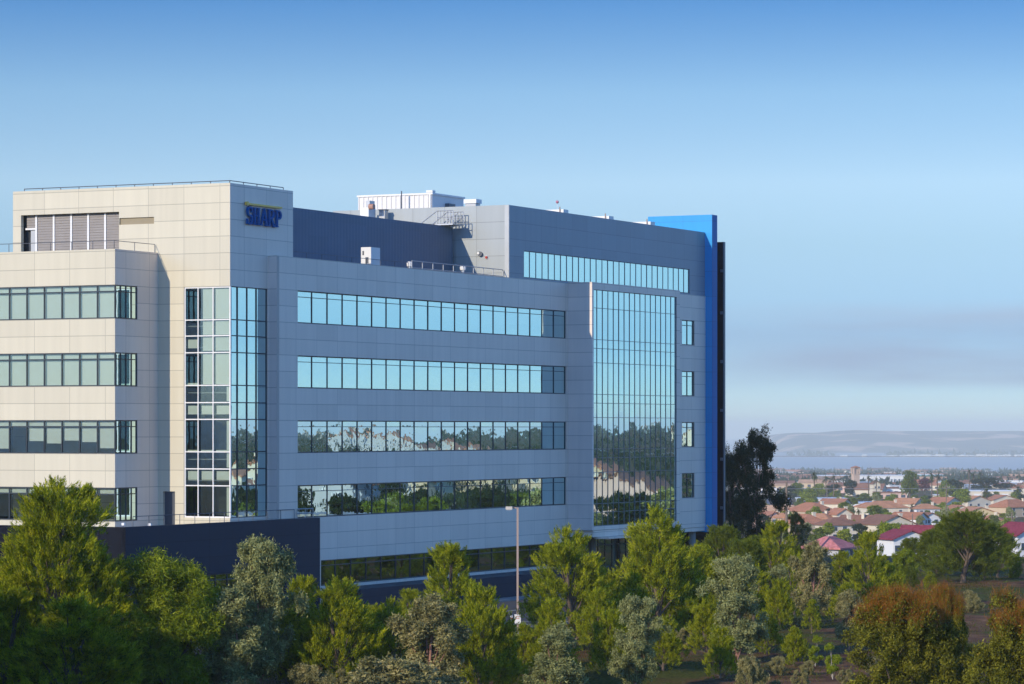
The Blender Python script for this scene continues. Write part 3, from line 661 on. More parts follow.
# ================================================================== ROAD, KERB, LAMP
gz = -12.59
def lq(v, u): x, y = W(v, u); return x, y
mb = MB()
for (va, vb2, ua, ub2, z) in ((5.5, 20.6, -60, 42, gz+0.010),):
    mb.quad((*lq(va, ua), z), (*lq(vb2, ua), z), (*lq(vb2, ub2), z), (*lq(va, ub2), z))
tag(mb.build('road', M['asphalt']), 'asphalt parking road beside the building', kind='structure')
mb = MB()
for va, vb2 in ((5.2, 5.5), (20.6, 20.9)):
    c = [(*lq(va, -60),), (*lq(vb2, -60),), (*lq(vb2, 42),), (*lq(va, 42),)]
    z0_, z1_ = gz-0.2, gz+0.13
    mb.quad(*[(x, y, z1_) for x, y in c])
    for i in range(4): a, b_ = c[i], c[(i+1) % 4]; mb.quad((*a, z0_), (*b_, z0_), (*b_, z1_), (*a, z1_))
tag(mb.build('kerb', M['concrete']), 'concrete kerbs along the road', kind='structure')
mb = MB()
for k in range(30):
    u_ = -45+k*2.8
    mb.quad(*[(*lq(v_, uu), gz+0.016) for v_, uu in ((16.2, u_), (20.4, u_), (20.4, u_+0.12), (16.2, u_+0.12))])
mb.quad(*[(*lq(v_, uu), gz+0.016) for v_, uu in ((11.0, -55), (11.12, -55), (11.12, 40), (11.0, 40))])
tag(mb.build('road_markings', M['paint']), 'white parking bay lines', kind='structure')
mb = MB(); mb.quad(*[(*lq(v_, uu), gz+0.07) for v_, uu in ((3.5, 10), (5.2, 10), (5.2, 42), (3.5, 42))]); tag(mb.build('pavement', M['concrete']), 'concrete pavement beside the building', kind='structure')

ld = 190.0; lx = (517.6-512)/F*ld
lamp = empty('street_lamp', (lx, ld, -12.75), 0, 'tall tan parking lot lamp post with one flat head pointing left', 'street lamp')
hh = (HY-507.5)/F*ld+12.75
mb = MB(); mb.tube([(0, 0, 0), (0, 0, 0.5)], 0.28, 12); mb.build('base', M['concrete'], lamp)
mb = MB(); mb.box(-0.06, 0.06, -0.06, 0.06, 0.5, hh); mb.build('pole', M['pole'], lamp)
mb = MB(); mb.box(-0.32, -0.076, -0.03, 0.03, hh-0.06, hh+0.02); mb.build('arm', M['pole'], lamp)
mb = MB(); mb.box(-0.72, -0.32, -0.24, 0.2, hh-0.12, hh+0.06); hd = mb.build('lamp_head', plain('pale_lamp_housing', (0.55, 0.50, 0.42)), lamp); mb = MB(); mb.box(-0.68, -0.36, -0.2, 0.16, hh-0.15, hh-0.122); mb.build('lens', M['white_metal'], hd)
sg = empty('parking_sign', (lx, ld-0.08, -12.75+hh-6.62-0.28), 0, 'small white notice with red printing strapped low on the lamp post', 'sign')
mb = MB(); mb.box(-0.19, 0.19, -0.03, 0, -0.1, 0.46); mb.build('panel', M['white_metal'], sg)
mb = MB()
for k, w_ in enumerate((0.12, 0.09)): mb.box(-w_, w_, -0.036, -0.032, 0.30-k*0.11, 0.34-k*0.11)
mb.build('printing', plain('faded_red_print', (0.6, 0.22, 0.18)), sg)
for k, (p_, dd) in enumerate(((511.5, 196.5),)):
    bo = empty('bollard', ((p_-512)/F*dd, dd, -12.58), 0, 'white bollard behind the lamp post', 'bollard')
    mb = MB(); mb.tube([(0, 0, 0), (0, 0, 0.85), (0, 0, 0.95)], [0.1, 0.1, 0.05], 10); mb.build('post', M['white_metal'], bo); mb = MB(); mb.tube([(0, 0, 0.7), (0, 0, 0.78)], 0.105, 10); mb.build('band', M['red'], bo)

# ================================================================== TREES
def soup(name, tris, mat, parent):
    """tris: (n,3,3) array of loose leaf faces"""
    n = len(tris); me = bpy.data.meshes.new(name)
    me.vertices.add(n*3); me.vertices.foreach_set('co', tris.reshape(-1).astype(np.float32))
    me.loops.add(n*3); me.loops.foreach_set('vertex_index', np.arange(n*3, dtype=np.int32))
    me.polygons.add(n); me.polygons.foreach_set('loop_start', np.arange(0, n*3, 3, dtype=np.int32)); me.polygons.foreach_set('loop_total', np.full(n, 3, dtype=np.int32))
    me.materials.append(mat); me.update(); me.validate()
    o = bpy.data.objects.new(name, me); col.objects.link(o); o.parent = parent; return o
def unit(a): return a/np.maximum(np.linalg.norm(a, axis=-1, keepdims=True), 1e-9)
def blades(rng, P, D, n, length, width, spread, jit=0.06):
    """n narrow leaves around every shoot at P pointing along D"""
    k = len(P); Pp = np.repeat(P, n, 0)+rng.normal(0, jit, (k*n, 3)); Dd = unit(np.repeat(D, n, 0)+rng.normal(0, spread, (k*n, 3)))
    S = unit(np.cross(Dd, rng.normal(0, 1, (k*n, 3)))); L = length*rng.uniform(0.6, 1.25, (k*n, 1)); Wd = width*rng.uniform(0.7, 1.3, (k*n, 1))
    T = np.empty((k*n, 3, 3)); T[:, 0] = Pp-S*Wd/2; T[:, 1] = Pp+S*Wd/2; T[:, 2] = Pp+Dd*L; return T
LM = {
 'pine': leaf_mat('pine_needles', [(0.0, (0.030, 0.050, 0.004)), (0.28, (0.10, 0.14, 0.006)), (0.58, (0.34, 0.375, 0.012)), (1.0, (0.72, 0.64, 0.045))]),
 'pine_old': leaf_mat('olive_pine_needles', [(0.0, (0.025, 0.045, 0.006)), (0.4, (0.11, 0.155, 0.012)), (1.0, (0.32, 0.35, 0.04))]),
 'euc': leaf_mat('grey_green_gum_leaves', [(0.0, (0.05, 0.06, 0.02)), (0.45, (0.22, 0.24, 0.085)), (1.0, (0.56, 0.56, 0.24))], 0.15),
 'euc_warm': leaf_mat('warm_gum_leaves', [(0.0, (0.05, 0.055, 0.02)), (0.4, (0.20, 0.19, 0.07)), (0.8, (0.46, 0.40, 0.17)), (1.0, (0.32, 0.15, 0.08))], 0.15),
 'broad': leaf_mat('mid_green_leaves', [(0.0, (0.03, 0.05, 0.006)), (0.4, (0.17, 0.23, 0.012)), (1.0, (0.50, 0.53, 0.04))]),
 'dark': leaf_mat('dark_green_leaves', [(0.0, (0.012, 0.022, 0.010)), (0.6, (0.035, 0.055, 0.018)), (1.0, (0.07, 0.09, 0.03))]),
 'rust': leaf_mat('bronze_green_leaves', [(0.0, (0.035, 0.045, 0.005)), (0.4, (0.12, 0.12, 0.01)), (0.75, (0.30, 0.29, 0.03)), (0.9, (0.42, 0.36, 0.06)), (1.0, (0.30, 0.10, 0.015))]),
 'bloom': leaf_mat('rust_seed_heads', [(0.0, (0.16, 0.065, 0.008)), (1.0, (0.45, 0.18, 0.03))]),
 'redleaf': leaf_mat('dark_red_leaves', [(0.0, (0.08, 0.015, 0.02)), (1.0, (0.22, 0.05, 0.06))]),
 'palm': leaf_mat('palm_fronds', [(0.0, (0.03, 0.05, 0.012)), (0.6, (0.08, 0.11, 0.02)), (1.0, (0.2, 0.19, 0.05))]),
}
M['bark'] = plain('grey_brown_bark', (0.13, 0.095, 0.07), 0.95, 0, 0.3, 4)
M['bark_pink'] = plain('pink_gum_bark', (0.34, 0.17, 0.12), 0.8, 0, 0.3, 3)
M['bark_white'] = plain('pale_bark', (0.45, 0.40, 0.33), 0.8, 0, 0.25, 3)

def trunk_mesh(rng, name, h, r0, tips, mat, parent, lean=0.0, forks=1):
    mb = MB(); path = []
    for k in range(7):
        f = k/6; path.append((lean*f*h+0.03*h*math.sin(f*5+forks), 0.03*h*math.cos(f*4), -0.4+f*(h*0.86+0.4)))
    mb.tube(path, [r0*(1-0.85*k/6) for k in range(7)], 7)
    for tp in tips:
        f = min(0.85, max(0.12, tp[2]/h*0.62)); a = Vector(path[0]).lerp(Vector(path[-1]), f); a = Vector((a.x, a.y, a.z)); b_ = Vector(tp); md = a.lerp(b_, 0.55)+Vector((0, 0, -0.05*(b_-a).length))
        mb.tube([a, md, b_], [r0*0.42*(1-f*0.5), r0*0.25, r0*0.07], 5)
    return mb.build(name, mat, parent, smooth=True)

def lobes_pine(rng, h, rad, low, n):
    L = []
    for k in range(n):
        f = rng.uniform(0, 1)**0.8; z = h*(low+(0.93-low)*f)
        prof = math.sin(math.pi*min(1, (0.18+0.82*(1-f))**0.9)*0.5)
        prof = max(0.12, prof*(1.0 if f > 0.1 else 0.8))
        a = rng.uniform(0, 2*math.pi); rr = rad*prof*rng.uniform(0.45, 0.82)
        s = rad*rng.uniform(0.24, 0.38)*(0.42+0.72*(1-f))
        L.append((rr*math.cos(a), rr*math.sin(a), z, s, s*rng.uniform(1.1, 1.8)))
    L.append((0, 0, h*0.92, rad*0.12, h*0.075)); L.append((0.1, 0, h*0.82, rad*0.25, h*0.1)); L.append((0, 0, h*0.62, rad*0.5, h*0.15)); L.append((0, 0, h*0.4, rad*0.55, h*0.15))
    return L
def make_pine(seed, h, rad, low=0.10, nl=34, dens=1.0, mat='pine', fine=1.0, up=0.8):
    rng = np.random.default_rng(seed); root = empty('pine_tree', (0, 0, -500)); L = lobes_pine(rng, h, rad, low, nl); P = []; D = []
    for (x, y, z, s, sz) in L:
        k = int(24*dens*(s/0.9)**1.6)+5
        d = unit(rng.normal(0, 1, (k, 3))); d[:, 2] = np.where(rng.random(k) < 0.7, np.abs(d[:, 2]), d[:, 2]); rr = rng.uniform(0.55, 1.0, (k, 1))**0.6
        p = np.array([x, y, z])+d*rr*np.array([s, s, sz]); P.append(p)
        o_ = unit(np.array([x*0.6, y*0.6, 0.001])+d*s); D.append(unit(o_*0.55+np.array([0, 0, up])+rng.normal(0, 0.18, (k, 3))))
    P = np.concatenate(P); D = np.concatenate(D)
    T = [blades(rng, P+D*q, D, int(nn*fine), 0.16, 0.033, 0.30, jt) for q, nn, jt in ((0.0, 24, 0.075), (0.13, 22, 0.065), (0.26, 19, 0.05), (0.39, 12, 0.03), (0.5, 5, 0.012))]
    c = soup('crown', np.concatenate(T), LM[mat], root)
    trunk_mesh(rng, 'trunk', h, 0.032*h**0.9, [(l[0]*0.8, l[1]*0.8, l[2]) for l in L[:18]], M['bark'], root)
    return root
def make_leafy(seed, h, rad, low, nl, mat, bark, leaf=(0.13, 0.05), dens=1.0, droop=0.0, name='gum_tree', jag=0.5, bloom=False, r0=0.02, lean=0.0, per=9, sub=5):
    """open crown: leaf clumps at the ends of many small branches"""
    rng = np.random.default_rng(seed); root = empty(name, (0, 0, -500)); tips = []; P = []
    for k in range(nl):
        f = rng.uniform(0, 1); z = h*(low+(1-low)*f*0.93); prof = math.sin(math.pi*(0.12+0.80*f))**0.7
        a = rng.uniform(0, 2*math.pi); rr = rad*prof*rng.uniform(0.15, 0.85); x, y = rr*math.cos(a)+lean*f*h, rr*math.sin(a); s = rad*rng.uniform(0.20, 0.42)*(1-jag*0.5*rng.random())
        tips.append((x, y, z))
        for j in range(sub):
            d = unit(rng.normal(0, 1, (1, 3)))[0]; q = np.array([x, y, z])+d*s*np.array([0.75, 0.75, 0.7]); kk = int(26*dens); e = unit(rng.normal(0, 1, (kk, 3)))
            P.append(q+e*rng.uniform(0.2, 1, (kk, 1))**0.5*s*np.array([0.34, 0.34, 0.40]))
    P = np.concatenate(P); D = unit(rng.normal(0, 1, P.shape)+np.array([0, 0, -droop*1.6+0.25]))
    P = P[P[:, 2] > 0.15]; D = D[:len(P)]
    c = soup('crown', blades(rng, P, D, per, leaf[0], leaf[1], 0.8, leaf[0]*0.6), LM[mat], root)
    if bloom:
        top = P[(P[:, 2] > h*0.80)]; top = top[rng.random(len(top)) < 0.9]
        soup('seed_heads', blades(rng, top+np.array([0, 0, 0.15]), unit(rng.normal(0, 0.5, top.shape)+np.array([0, 0, 1.0])), 7, 0.22, 0.012, 0.4, 0.10), LM['bloom'], root)
    trunk_mesh(rng, 'trunk', h, r0*h, tips[:16], M[bark], root, lean)
    return root
used = set()
def place(proto, px, d, ytop, h0, label, cat, group=None, rz=None, wscale=1.0, z=None, sink=0.0, narrow=1.0):
    """stand a tree of natural height h0 at picture column px, distance d, so that its top reaches the row ytop"""
    if proto.name.startswith('pine_tree') and z is None: wscale *= 1.32
    if proto.name.startswith('gum_tree') and z is None and d < 250: wscale *= 1.25*narrow
    x = (px-512)/F*d; z0 = ground_z(x, d) if z is None else z; top = (HY-ytop)/F*d; s = (top-z0)/h0
    o = proto if proto.name not in used else None
    if rz is None: rz = (px*0.37) % 6.28
    if o is None: o = copy_thing(proto, (x, d, z0-sink), rz, (s*wscale, s*wscale, s))
    else:
        CH.setdefault(proto.name, [(c, list(c.children)) for c in proto.children]); used.add(proto.name); o.location = (x, d, z0-sink); o.rotation_euler = (0, 0, rz); o.scale = (s*wscale, s*wscale, s)
    for kx in ('label', 'group', 'category'):
        if kx in o: del o[kx]
    tag(o, label, cat, group); return o
PA = make_pine(1, 7, 2.25, 0.06, 40); PB = make_pine(2, 7, 2.0, 0.08, 36); PC = make_pine(3, 6, 2.2, 0.05, 34, 1.0); PD = make_pine(4, 10, 3.0, 0.08, 70, 1.0)
PE = make_pine(5, 7, 2.8, 0.12, 44, 1.0, 'pine_old', 1.0, 0.55)
EA = make_leafy(11, 5.2, 1.75, 0.20, 44, 'euc', 'bark_pink', droop=0.4, dens=0.95); EB = make_leafy(12, 4.6, 1.4, 0.20, 32, 'euc', 'bark_pink', droop=0.2, lean=0.03)
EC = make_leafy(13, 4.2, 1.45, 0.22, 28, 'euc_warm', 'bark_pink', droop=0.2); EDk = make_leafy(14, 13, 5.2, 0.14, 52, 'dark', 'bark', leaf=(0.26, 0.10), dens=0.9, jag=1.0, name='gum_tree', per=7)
BA = make_leafy(15, 6, 2.6, 0.05, 60, 'broad', 'bark', leaf=(0.16, 0.06), dens=1.2, name='leafy_tree'); BR = make_leafy(16, 6.5, 2.5, 0.03, 90, 'rust', 'bark', leaf=(0.11, 0.055), dens=1.2, bloom=True, name='bronze_shrub', droop=0.2)
BR2 = make_leafy(17, 6.0, 2.4, 0.03, 80, 'rust', 'bark', leaf=(0.11, 0.055), dens=1.2, bloom=True, name='bronze_shrub')
SH = make_leafy(18, 2.2, 1.3, 0.05, 22, 'euc_warm', 'bark', leaf=(0.10, 0.045), dens=1.0, name='shrub'); SG = make_leafy(19, 2.2, 0.7, 0.25, 12, 'broad', 'bark_white', leaf=(0.10, 0.045), dens=0.7, name='sapling', r0=0.015)
PT = make_leafy(20, 6, 2.4, 0.04, 62, 'broad', 'bark', leaf=(0.2, 0.035), dens=1.2, droop=0.5, name='pepper_tree')
g1 = 'young pines planted along the slope in front of the building'; g2 = 'young gum trees planted along the slope'
place(PD, 62, 150, 480, 10, 'largest pine, rising past the bay windows at the far left', 'tree', g1, wscale=0.92)
place(PT, 165, 152, 550, 6, 'drooping mid green tree right of the largest pine', 'tree', None, wscale=1.05)
place(PB, 8, 147, 590, 7, 'pine cut by the left edge of the picture', 'tree', g1)
place(EA, 262, 155, 541, 5.2, 'tallest pale grey-green gum in front of the charcoal wall', 'tree', g2, wscale=0.62)
place(EB, 236, 153, 590, 4.6, 'thin reddish gum between the drooping tree and the tallest pale gum', 'tree', g2)
place(PB, 302, 164, 578, 7, 'dark pine just behind and right of the tallest pale gum', 'tree', g1, rz=2.0, wscale=0.75)
place(PC, 338, 157, 582, 6, 'broad pine with gold tips right of the charcoal wall corner', 'tree', g1, wscale=1.0)
place(PA, 393, 160, 600, 7, 'small narrow pine left of the brownish gum', 'tree', g1, wscale=0.75)
place(EC, 428, 150, 600, 4.2, 'brownish gum with pink twigs left of the lamp post', 'tree', g2, wscale=0.95)
place(PB, 449, 172, 546, 7, 'tall pine left of the lamp post, its top over the ground floor windows', 'tree', g1, rz=1.2, wscale=0.95)
place(PC, 482, 156, 588, 6, 'pine at the foot of the lamp post, on its left', 'tree', g1, rz=3.3, wscale=0.8)
place(PA, 570, 178, 530, 7, 'big rounded pine right of the lamp post', 'tree', g1, rz=0.4, wscale=1.0)
place(PB, 552, 163, 600, 7, 'low bright pine under the big rounded pine', 'tree', g1, rz=4.2, wscale=0.85)
place(EB, 556, 152, 626, 4.6, 'low brownish gum right of the lamp post', 'tree', g2, rz=2.5, wscale=1.1)
place(EA, 636, 158, 598, 5.2, 'pale gum with a bare pink trunk below the tallest centre pine', 'tree', g2, rz=3.7, wscale=0.75)
place(PA, 655, 192, 510, 7, 'tallest centre pine, in front of the curtain wall foot', 'tree', g1, rz=5.0, wscale=0.92)
place(PC, 632, 184, 575, 6, 'small pine pressed against the left foot of the tallest centre pine', 'tree', g1, rz=5.9, wscale=0.8)
place(PC, 688, 196, 560, 6, 'shaded dark pine behind the right side of the tallest centre pine', 'tree', g1, rz=0.9, wscale=0.9)
place(EA, 738, 172, 558, 5.2, 'large pale gum with a pink trunk right of the centre pines', 'tree', g2, rz=1.0, wscale=0.85)
place(PE, 722, 236, 526, 7, 'broad soft pine below the blue fin', 'tree', g1, wscale=0.85)
place(PB, 776, 232, 522, 7, 'upright bright pine in front of the huge dark gum', 'tree', g1, rz=2.9, wscale=0.9)
place(PA, 756, 205, 566, 7, 'pine behind the right side of the large pale gum', 'tree', g1, rz=2.2, wscale=0.85)
place(EC, 812, 200, 545, 4.2, 'brown-green gum with a dark trunk left of the pink roof', 'tree', g2, rz=1.5, wscale=0.72)
place(EB, 775, 207, 566, 4.6, 'slim pale gum right of the large pale gum', 'tree', g2, rz=1.9)
place(PB, 868, 222, 533, 7, 'tall feathery pine right of the pink roof', 'tree', g1, rz=3.9, wscale=0.9)
place(EC, 848, 180, 592, 4.2, 'small greyish gum with pale trunks below the feathery pine', 'tree', g2, rz=0.3, wscale=0.8)
place(SG, 832, 164, 645, 2.2, 'sapling with a white stem at the bottom of the slope', 'tree')
place(SG, 816, 172, 637, 2.2, 'dark thin sapling left of the white stemmed one', 'tree', rz=2)
place(SH, 751, 153, 655, 2.2, 'pale shrub at the bottom edge below the large pale gum', 'shrub', None, wscale=0.6)
place(SH, 400, 140, 655, 2.2, 'pale shrub at the bottom edge left of the lamp post', 'shrub', None, rz=1.2, wscale=1.4)
place(SH, 802, 158, 668, 2.2, 'low green shrub left of the white stemmed sapling', 'shrub', None, rz=2.2, wscale=0.8)
place(BR, 905, 128, 590, 6.5, 'large bronze shrub with rust seed heads at the bottom right', 'shrub', 'bronze shrubs', wscale=0.95)
place(BR, 944, 134, 588, 6.5, 'narrower bronze shrub crowned with rust, between the large one and the bare earth', 'shrub', 'bronze shrubs', rz=2.4, wscale=0.5)
place(BR2, 1024, 126, 600, 6.0, 'bronze shrub cut by the right edge of the picture', 'shrub', 'bronze shrubs', rz=1.0, wscale=0.85)
place(BA, 905, 246, 550, 6, 'leafy green tree below the white house', 'tree', rz=1.2)
place(PE, 968, 258, 512, 7, 'wide spreading pine on the bare earth at the right', 'tree', g1, rz=2.1, wscale=1.35)
place(PE, 935, 268, 530, 7, 'pine joined to the left of the wide spreading pine', 'tree', g1, rz=0.2, wscale=1.1)
place(BA, 1014, 268, 554, 6, 'dark rounded tree right of the wide spreading pine', 'tree', rz=3.0, wscale=0.8)
place(BA, 836, 262, 566, 6, 'leafy bush below the pink roof', 'shrub', rz=2.6, wscale=0.8)
place(BA, 880, 232, 572, 6, 'leafy bush at the right foot of the feathery pine', 'shrub', rz=4.6, wscale=0.9)
place(BA, 800, 250, 552, 6, 'leafy bush behind the brown-green gum', 'shrub', rz=5.6, wscale=0.9)
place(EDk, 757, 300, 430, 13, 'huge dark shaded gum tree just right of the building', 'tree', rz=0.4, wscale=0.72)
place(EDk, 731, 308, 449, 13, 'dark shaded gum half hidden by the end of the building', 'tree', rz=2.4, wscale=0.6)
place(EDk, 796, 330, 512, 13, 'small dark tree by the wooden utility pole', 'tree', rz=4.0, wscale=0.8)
FILL = [(948, 272, 522, PE, 1.0), (912, 276, 538, PE, 1.0), (1000, 270, 528, PE, 0.9), (985, 262, 545, PE, 0.9), (352, 176, 598, PB, 0.9), (410, 182, 590, PB, 0.9), (375, 172, 606, PC, 1.0), (330, 172, 590, PB, 0.7), (690, 186, 600, PC, 0.9), (812, 190, 600, PB, 0.8), (765, 178, 612, PC, 0.9), (845, 206, 585, PC, 1.0), (610, 166, 612, PC, 0.8), (665, 168, 618, PC, 0.9), (795, 172, 628, PC, 0.8), (720, 165, 628, PC, 0.8), (668, 205, 556, PB, 1.0), (700, 214, 548, PC, 1.1), (735, 214, 556, PB, 1.0), (760, 244, 536, PE, 1.0), (790, 240, 545, PE, 1.0), (806, 228, 556, PB, 0.9), (842, 250, 552, PC, 1.1), (880, 250, 556, PC, 1.2), (898, 222, 574, PC, 0.9), (930, 240, 572, PC, 0.9), (610, 196, 572, PC, 0.9), (640, 205, 560, PA, 0.9), (590, 200, 580, PC, 0.9), (720, 190, 585, PB, 0.8), (780, 196, 580, PC, 0.8), (872, 205, 585, PC, 1.0), (118, 158, 600, PB, 1.1), (215, 160, 590, PA, 0.9), (285, 158, 612, PC, 1.0), (365, 166, 612, PB, 0.9), (505, 160, 640, PC, 0.9), (525, 166, 625, PC, 0.8), (598, 172, 590, PB, 0.9), (705, 176, 600, PA, 0.9), (792, 214, 560, PB, 0.9), (824, 236, 566, PC, 1.0), (888, 226, 566, PB, 0.9), (745, 226, 540, PE, 1.0), (700, 230, 545, PB, 1.0), (855, 240, 560, PE, 0.9), (910, 240, 566, PE, 0.9), (25, 160, 600, PA, 1.1), (75, 145, 600, PC, 1.3), (410, 172, 610, PB, 0.8), (472, 178, 600, PB, 0.7)]
for k, (px, d, yt, pr, ws) in enumerate(FILL):
    place(pr, px, d, yt, {PA.name: 7, PB.name: 7, PC.name: 6, PE.name: 7}[pr.name], 'smaller shaded pine filling a gap between the planted pines', 'tree', 'smaller pines filling the gaps', rz=k*1.1, wscale=ws)
rgs = np.random.default_rng(50); nG = 60000; gx = rgs.uniform(-26, 46, nG); gy = rgs.uniform(140, 262, nG)
pt = np.sin(gx*0.55+1.3*np.sin(gy*0.21))+np.sin(gy*0.33+gx*0.2)+rgs.normal(0, 0.5, nG); kp = pt > 0.35; gx, gy = gx[kp], gy[kp]
vv_ = (gx-OX)*ca-(gy-OY)*sa; kp = vv_ > 22; gx, gy = gx[kp], gy[kp]
GPt = np.stack([gx, gy, np.array([ground_z(a, b_) for a, b_ in zip(gx, gy)])], 1)
LM['grass'] = leaf_mat('dry_and_green_grass', [(0.0, (0.03, 0.05, 0.006)), (0.45, (0.07, 0.09, 0.010)), (0.75, (0.15, 0.12, 0.03)), (1.0, (0.26, 0.17, 0.07))])
go = soup('grass', blades(rgs, GPt, np.tile(np.array([[0, 0, 1.0]]), (len(GPt), 1)), 6, 0.13, 0.035, 0.6, 0.15), LM['grass'], None); tag(go, 'rough grass and weeds on the slope', 'grass', kind='stuff')
# low scrub filling the foot of the slope
rg = random.Random(8)
for k in range(70):
    px = rg.uniform(-10, 600) if k < 30 else rg.uniform(590, 1010); d = rg.uniform(143, 160) if k < 34 else rg.uniform(158, 235)
    pr, nm = (SH, 'dry scrub at the foot of the slope under the trees') if k % 3 else (SH, 'dry scrub at the foot of the slope under the trees')
    x = (px-512)/F*d
    o = copy_thing(pr, (x, d, ground_z(x, d)), rg.uniform(0, 6), rg.uniform(0.35, 0.8)*(1.25 if px < 400 else 0.7), nm); o['category'] = 'shrub'; o['group'] = 'scrub under the planted trees'

# ---- unseen trees added outside the frame to shade the slope or show in the glass
for k, (x, y, s) in enumerate(((-47, 118, 2.1), (-42, 114, 2.15), (-54, 126, 2.0), (-62, 138, 1.9), (-50, 112, 2.2), (-45, 106, 2.3), (-36, 110, 2.1), (-31, 100, 2.2), (-28, 90, 1.95), (-26, 80, 1.9), (-23, 70, 1.95), (-38, 98, 1.9))):
    o = copy_thing(PD, (x, y, ground_z(x, y)), k*1.3, (s, s, s)); tag(o, 'unseen tall pine added left of the picture to shade the slope', 'tree', 'unseen tall pines added to shade the slope')

# ================================================================== NEIGHBOURHOOD
def dist_of(py):
    """distance at which flat ground shows at picture row py"""
    lo = 300.0
    best = None
    for d in np.geomspace(330, 7800, 260):
        z = float(np.interp(d-200, [g[0] for g in GP], [g[1] for g in GP])); y = HY-F*z/d
        if y <= py: best = d; break
    return best or 7800
STUC = {'cream': (0.66, 0.58, 0.44), 'white': (0.72, 0.71, 0.68), 'pink': (0.62, 0.42, 0.34), 'tan': (0.55, 0.42, 0.27), 'yellow': (0.66, 0.52, 0.28), 'grey': (0.42, 0.42, 0.42)}
ROOFC = {'terracotta': (0.44, 0.19, 0.105), 'orange': (0.50, 0.24, 0.13), 'brown': (0.26, 0.13, 0.085), 'magenta': (0.25, 0.045, 0.065), 'pink': (0.55, 0.20, 0.19), 'peach': (0.52, 0.32, 0.20)}
MS = {k: plain('stucco_'+k, v, 0.9, 0, 0.08, 0.4) for k, v in STUC.items()}; MR = {}
for k, v in ROOFC.items():
    m, t, o = new_mat('roof_tiles_'+k); n1 = noise(t, 3.0, 3); n2 = noise(t, 0.35, 3)
    f = mnode(t, 'ADD', mnode(t, 'MULTIPLY', n1, 0.6), mnode(t, 'MULTIPLY', n2, 0.4))
    principled(t, o, ramp(t, f, [(0.3, tuple(q*0.6 for q in v)), (0.5, v), (0.72, tuple(min(1, q*1.35) for q in v))]), 0.9, 0, 0.2, n1, 0.5, 0.05); MR[k] = m
MWIN = plain('dark_window_glass', (0.06, 0.08, 0.11), 0.15); MTRIM = plain('white_trim', (0.72, 0.70, 0.66), 0.7)
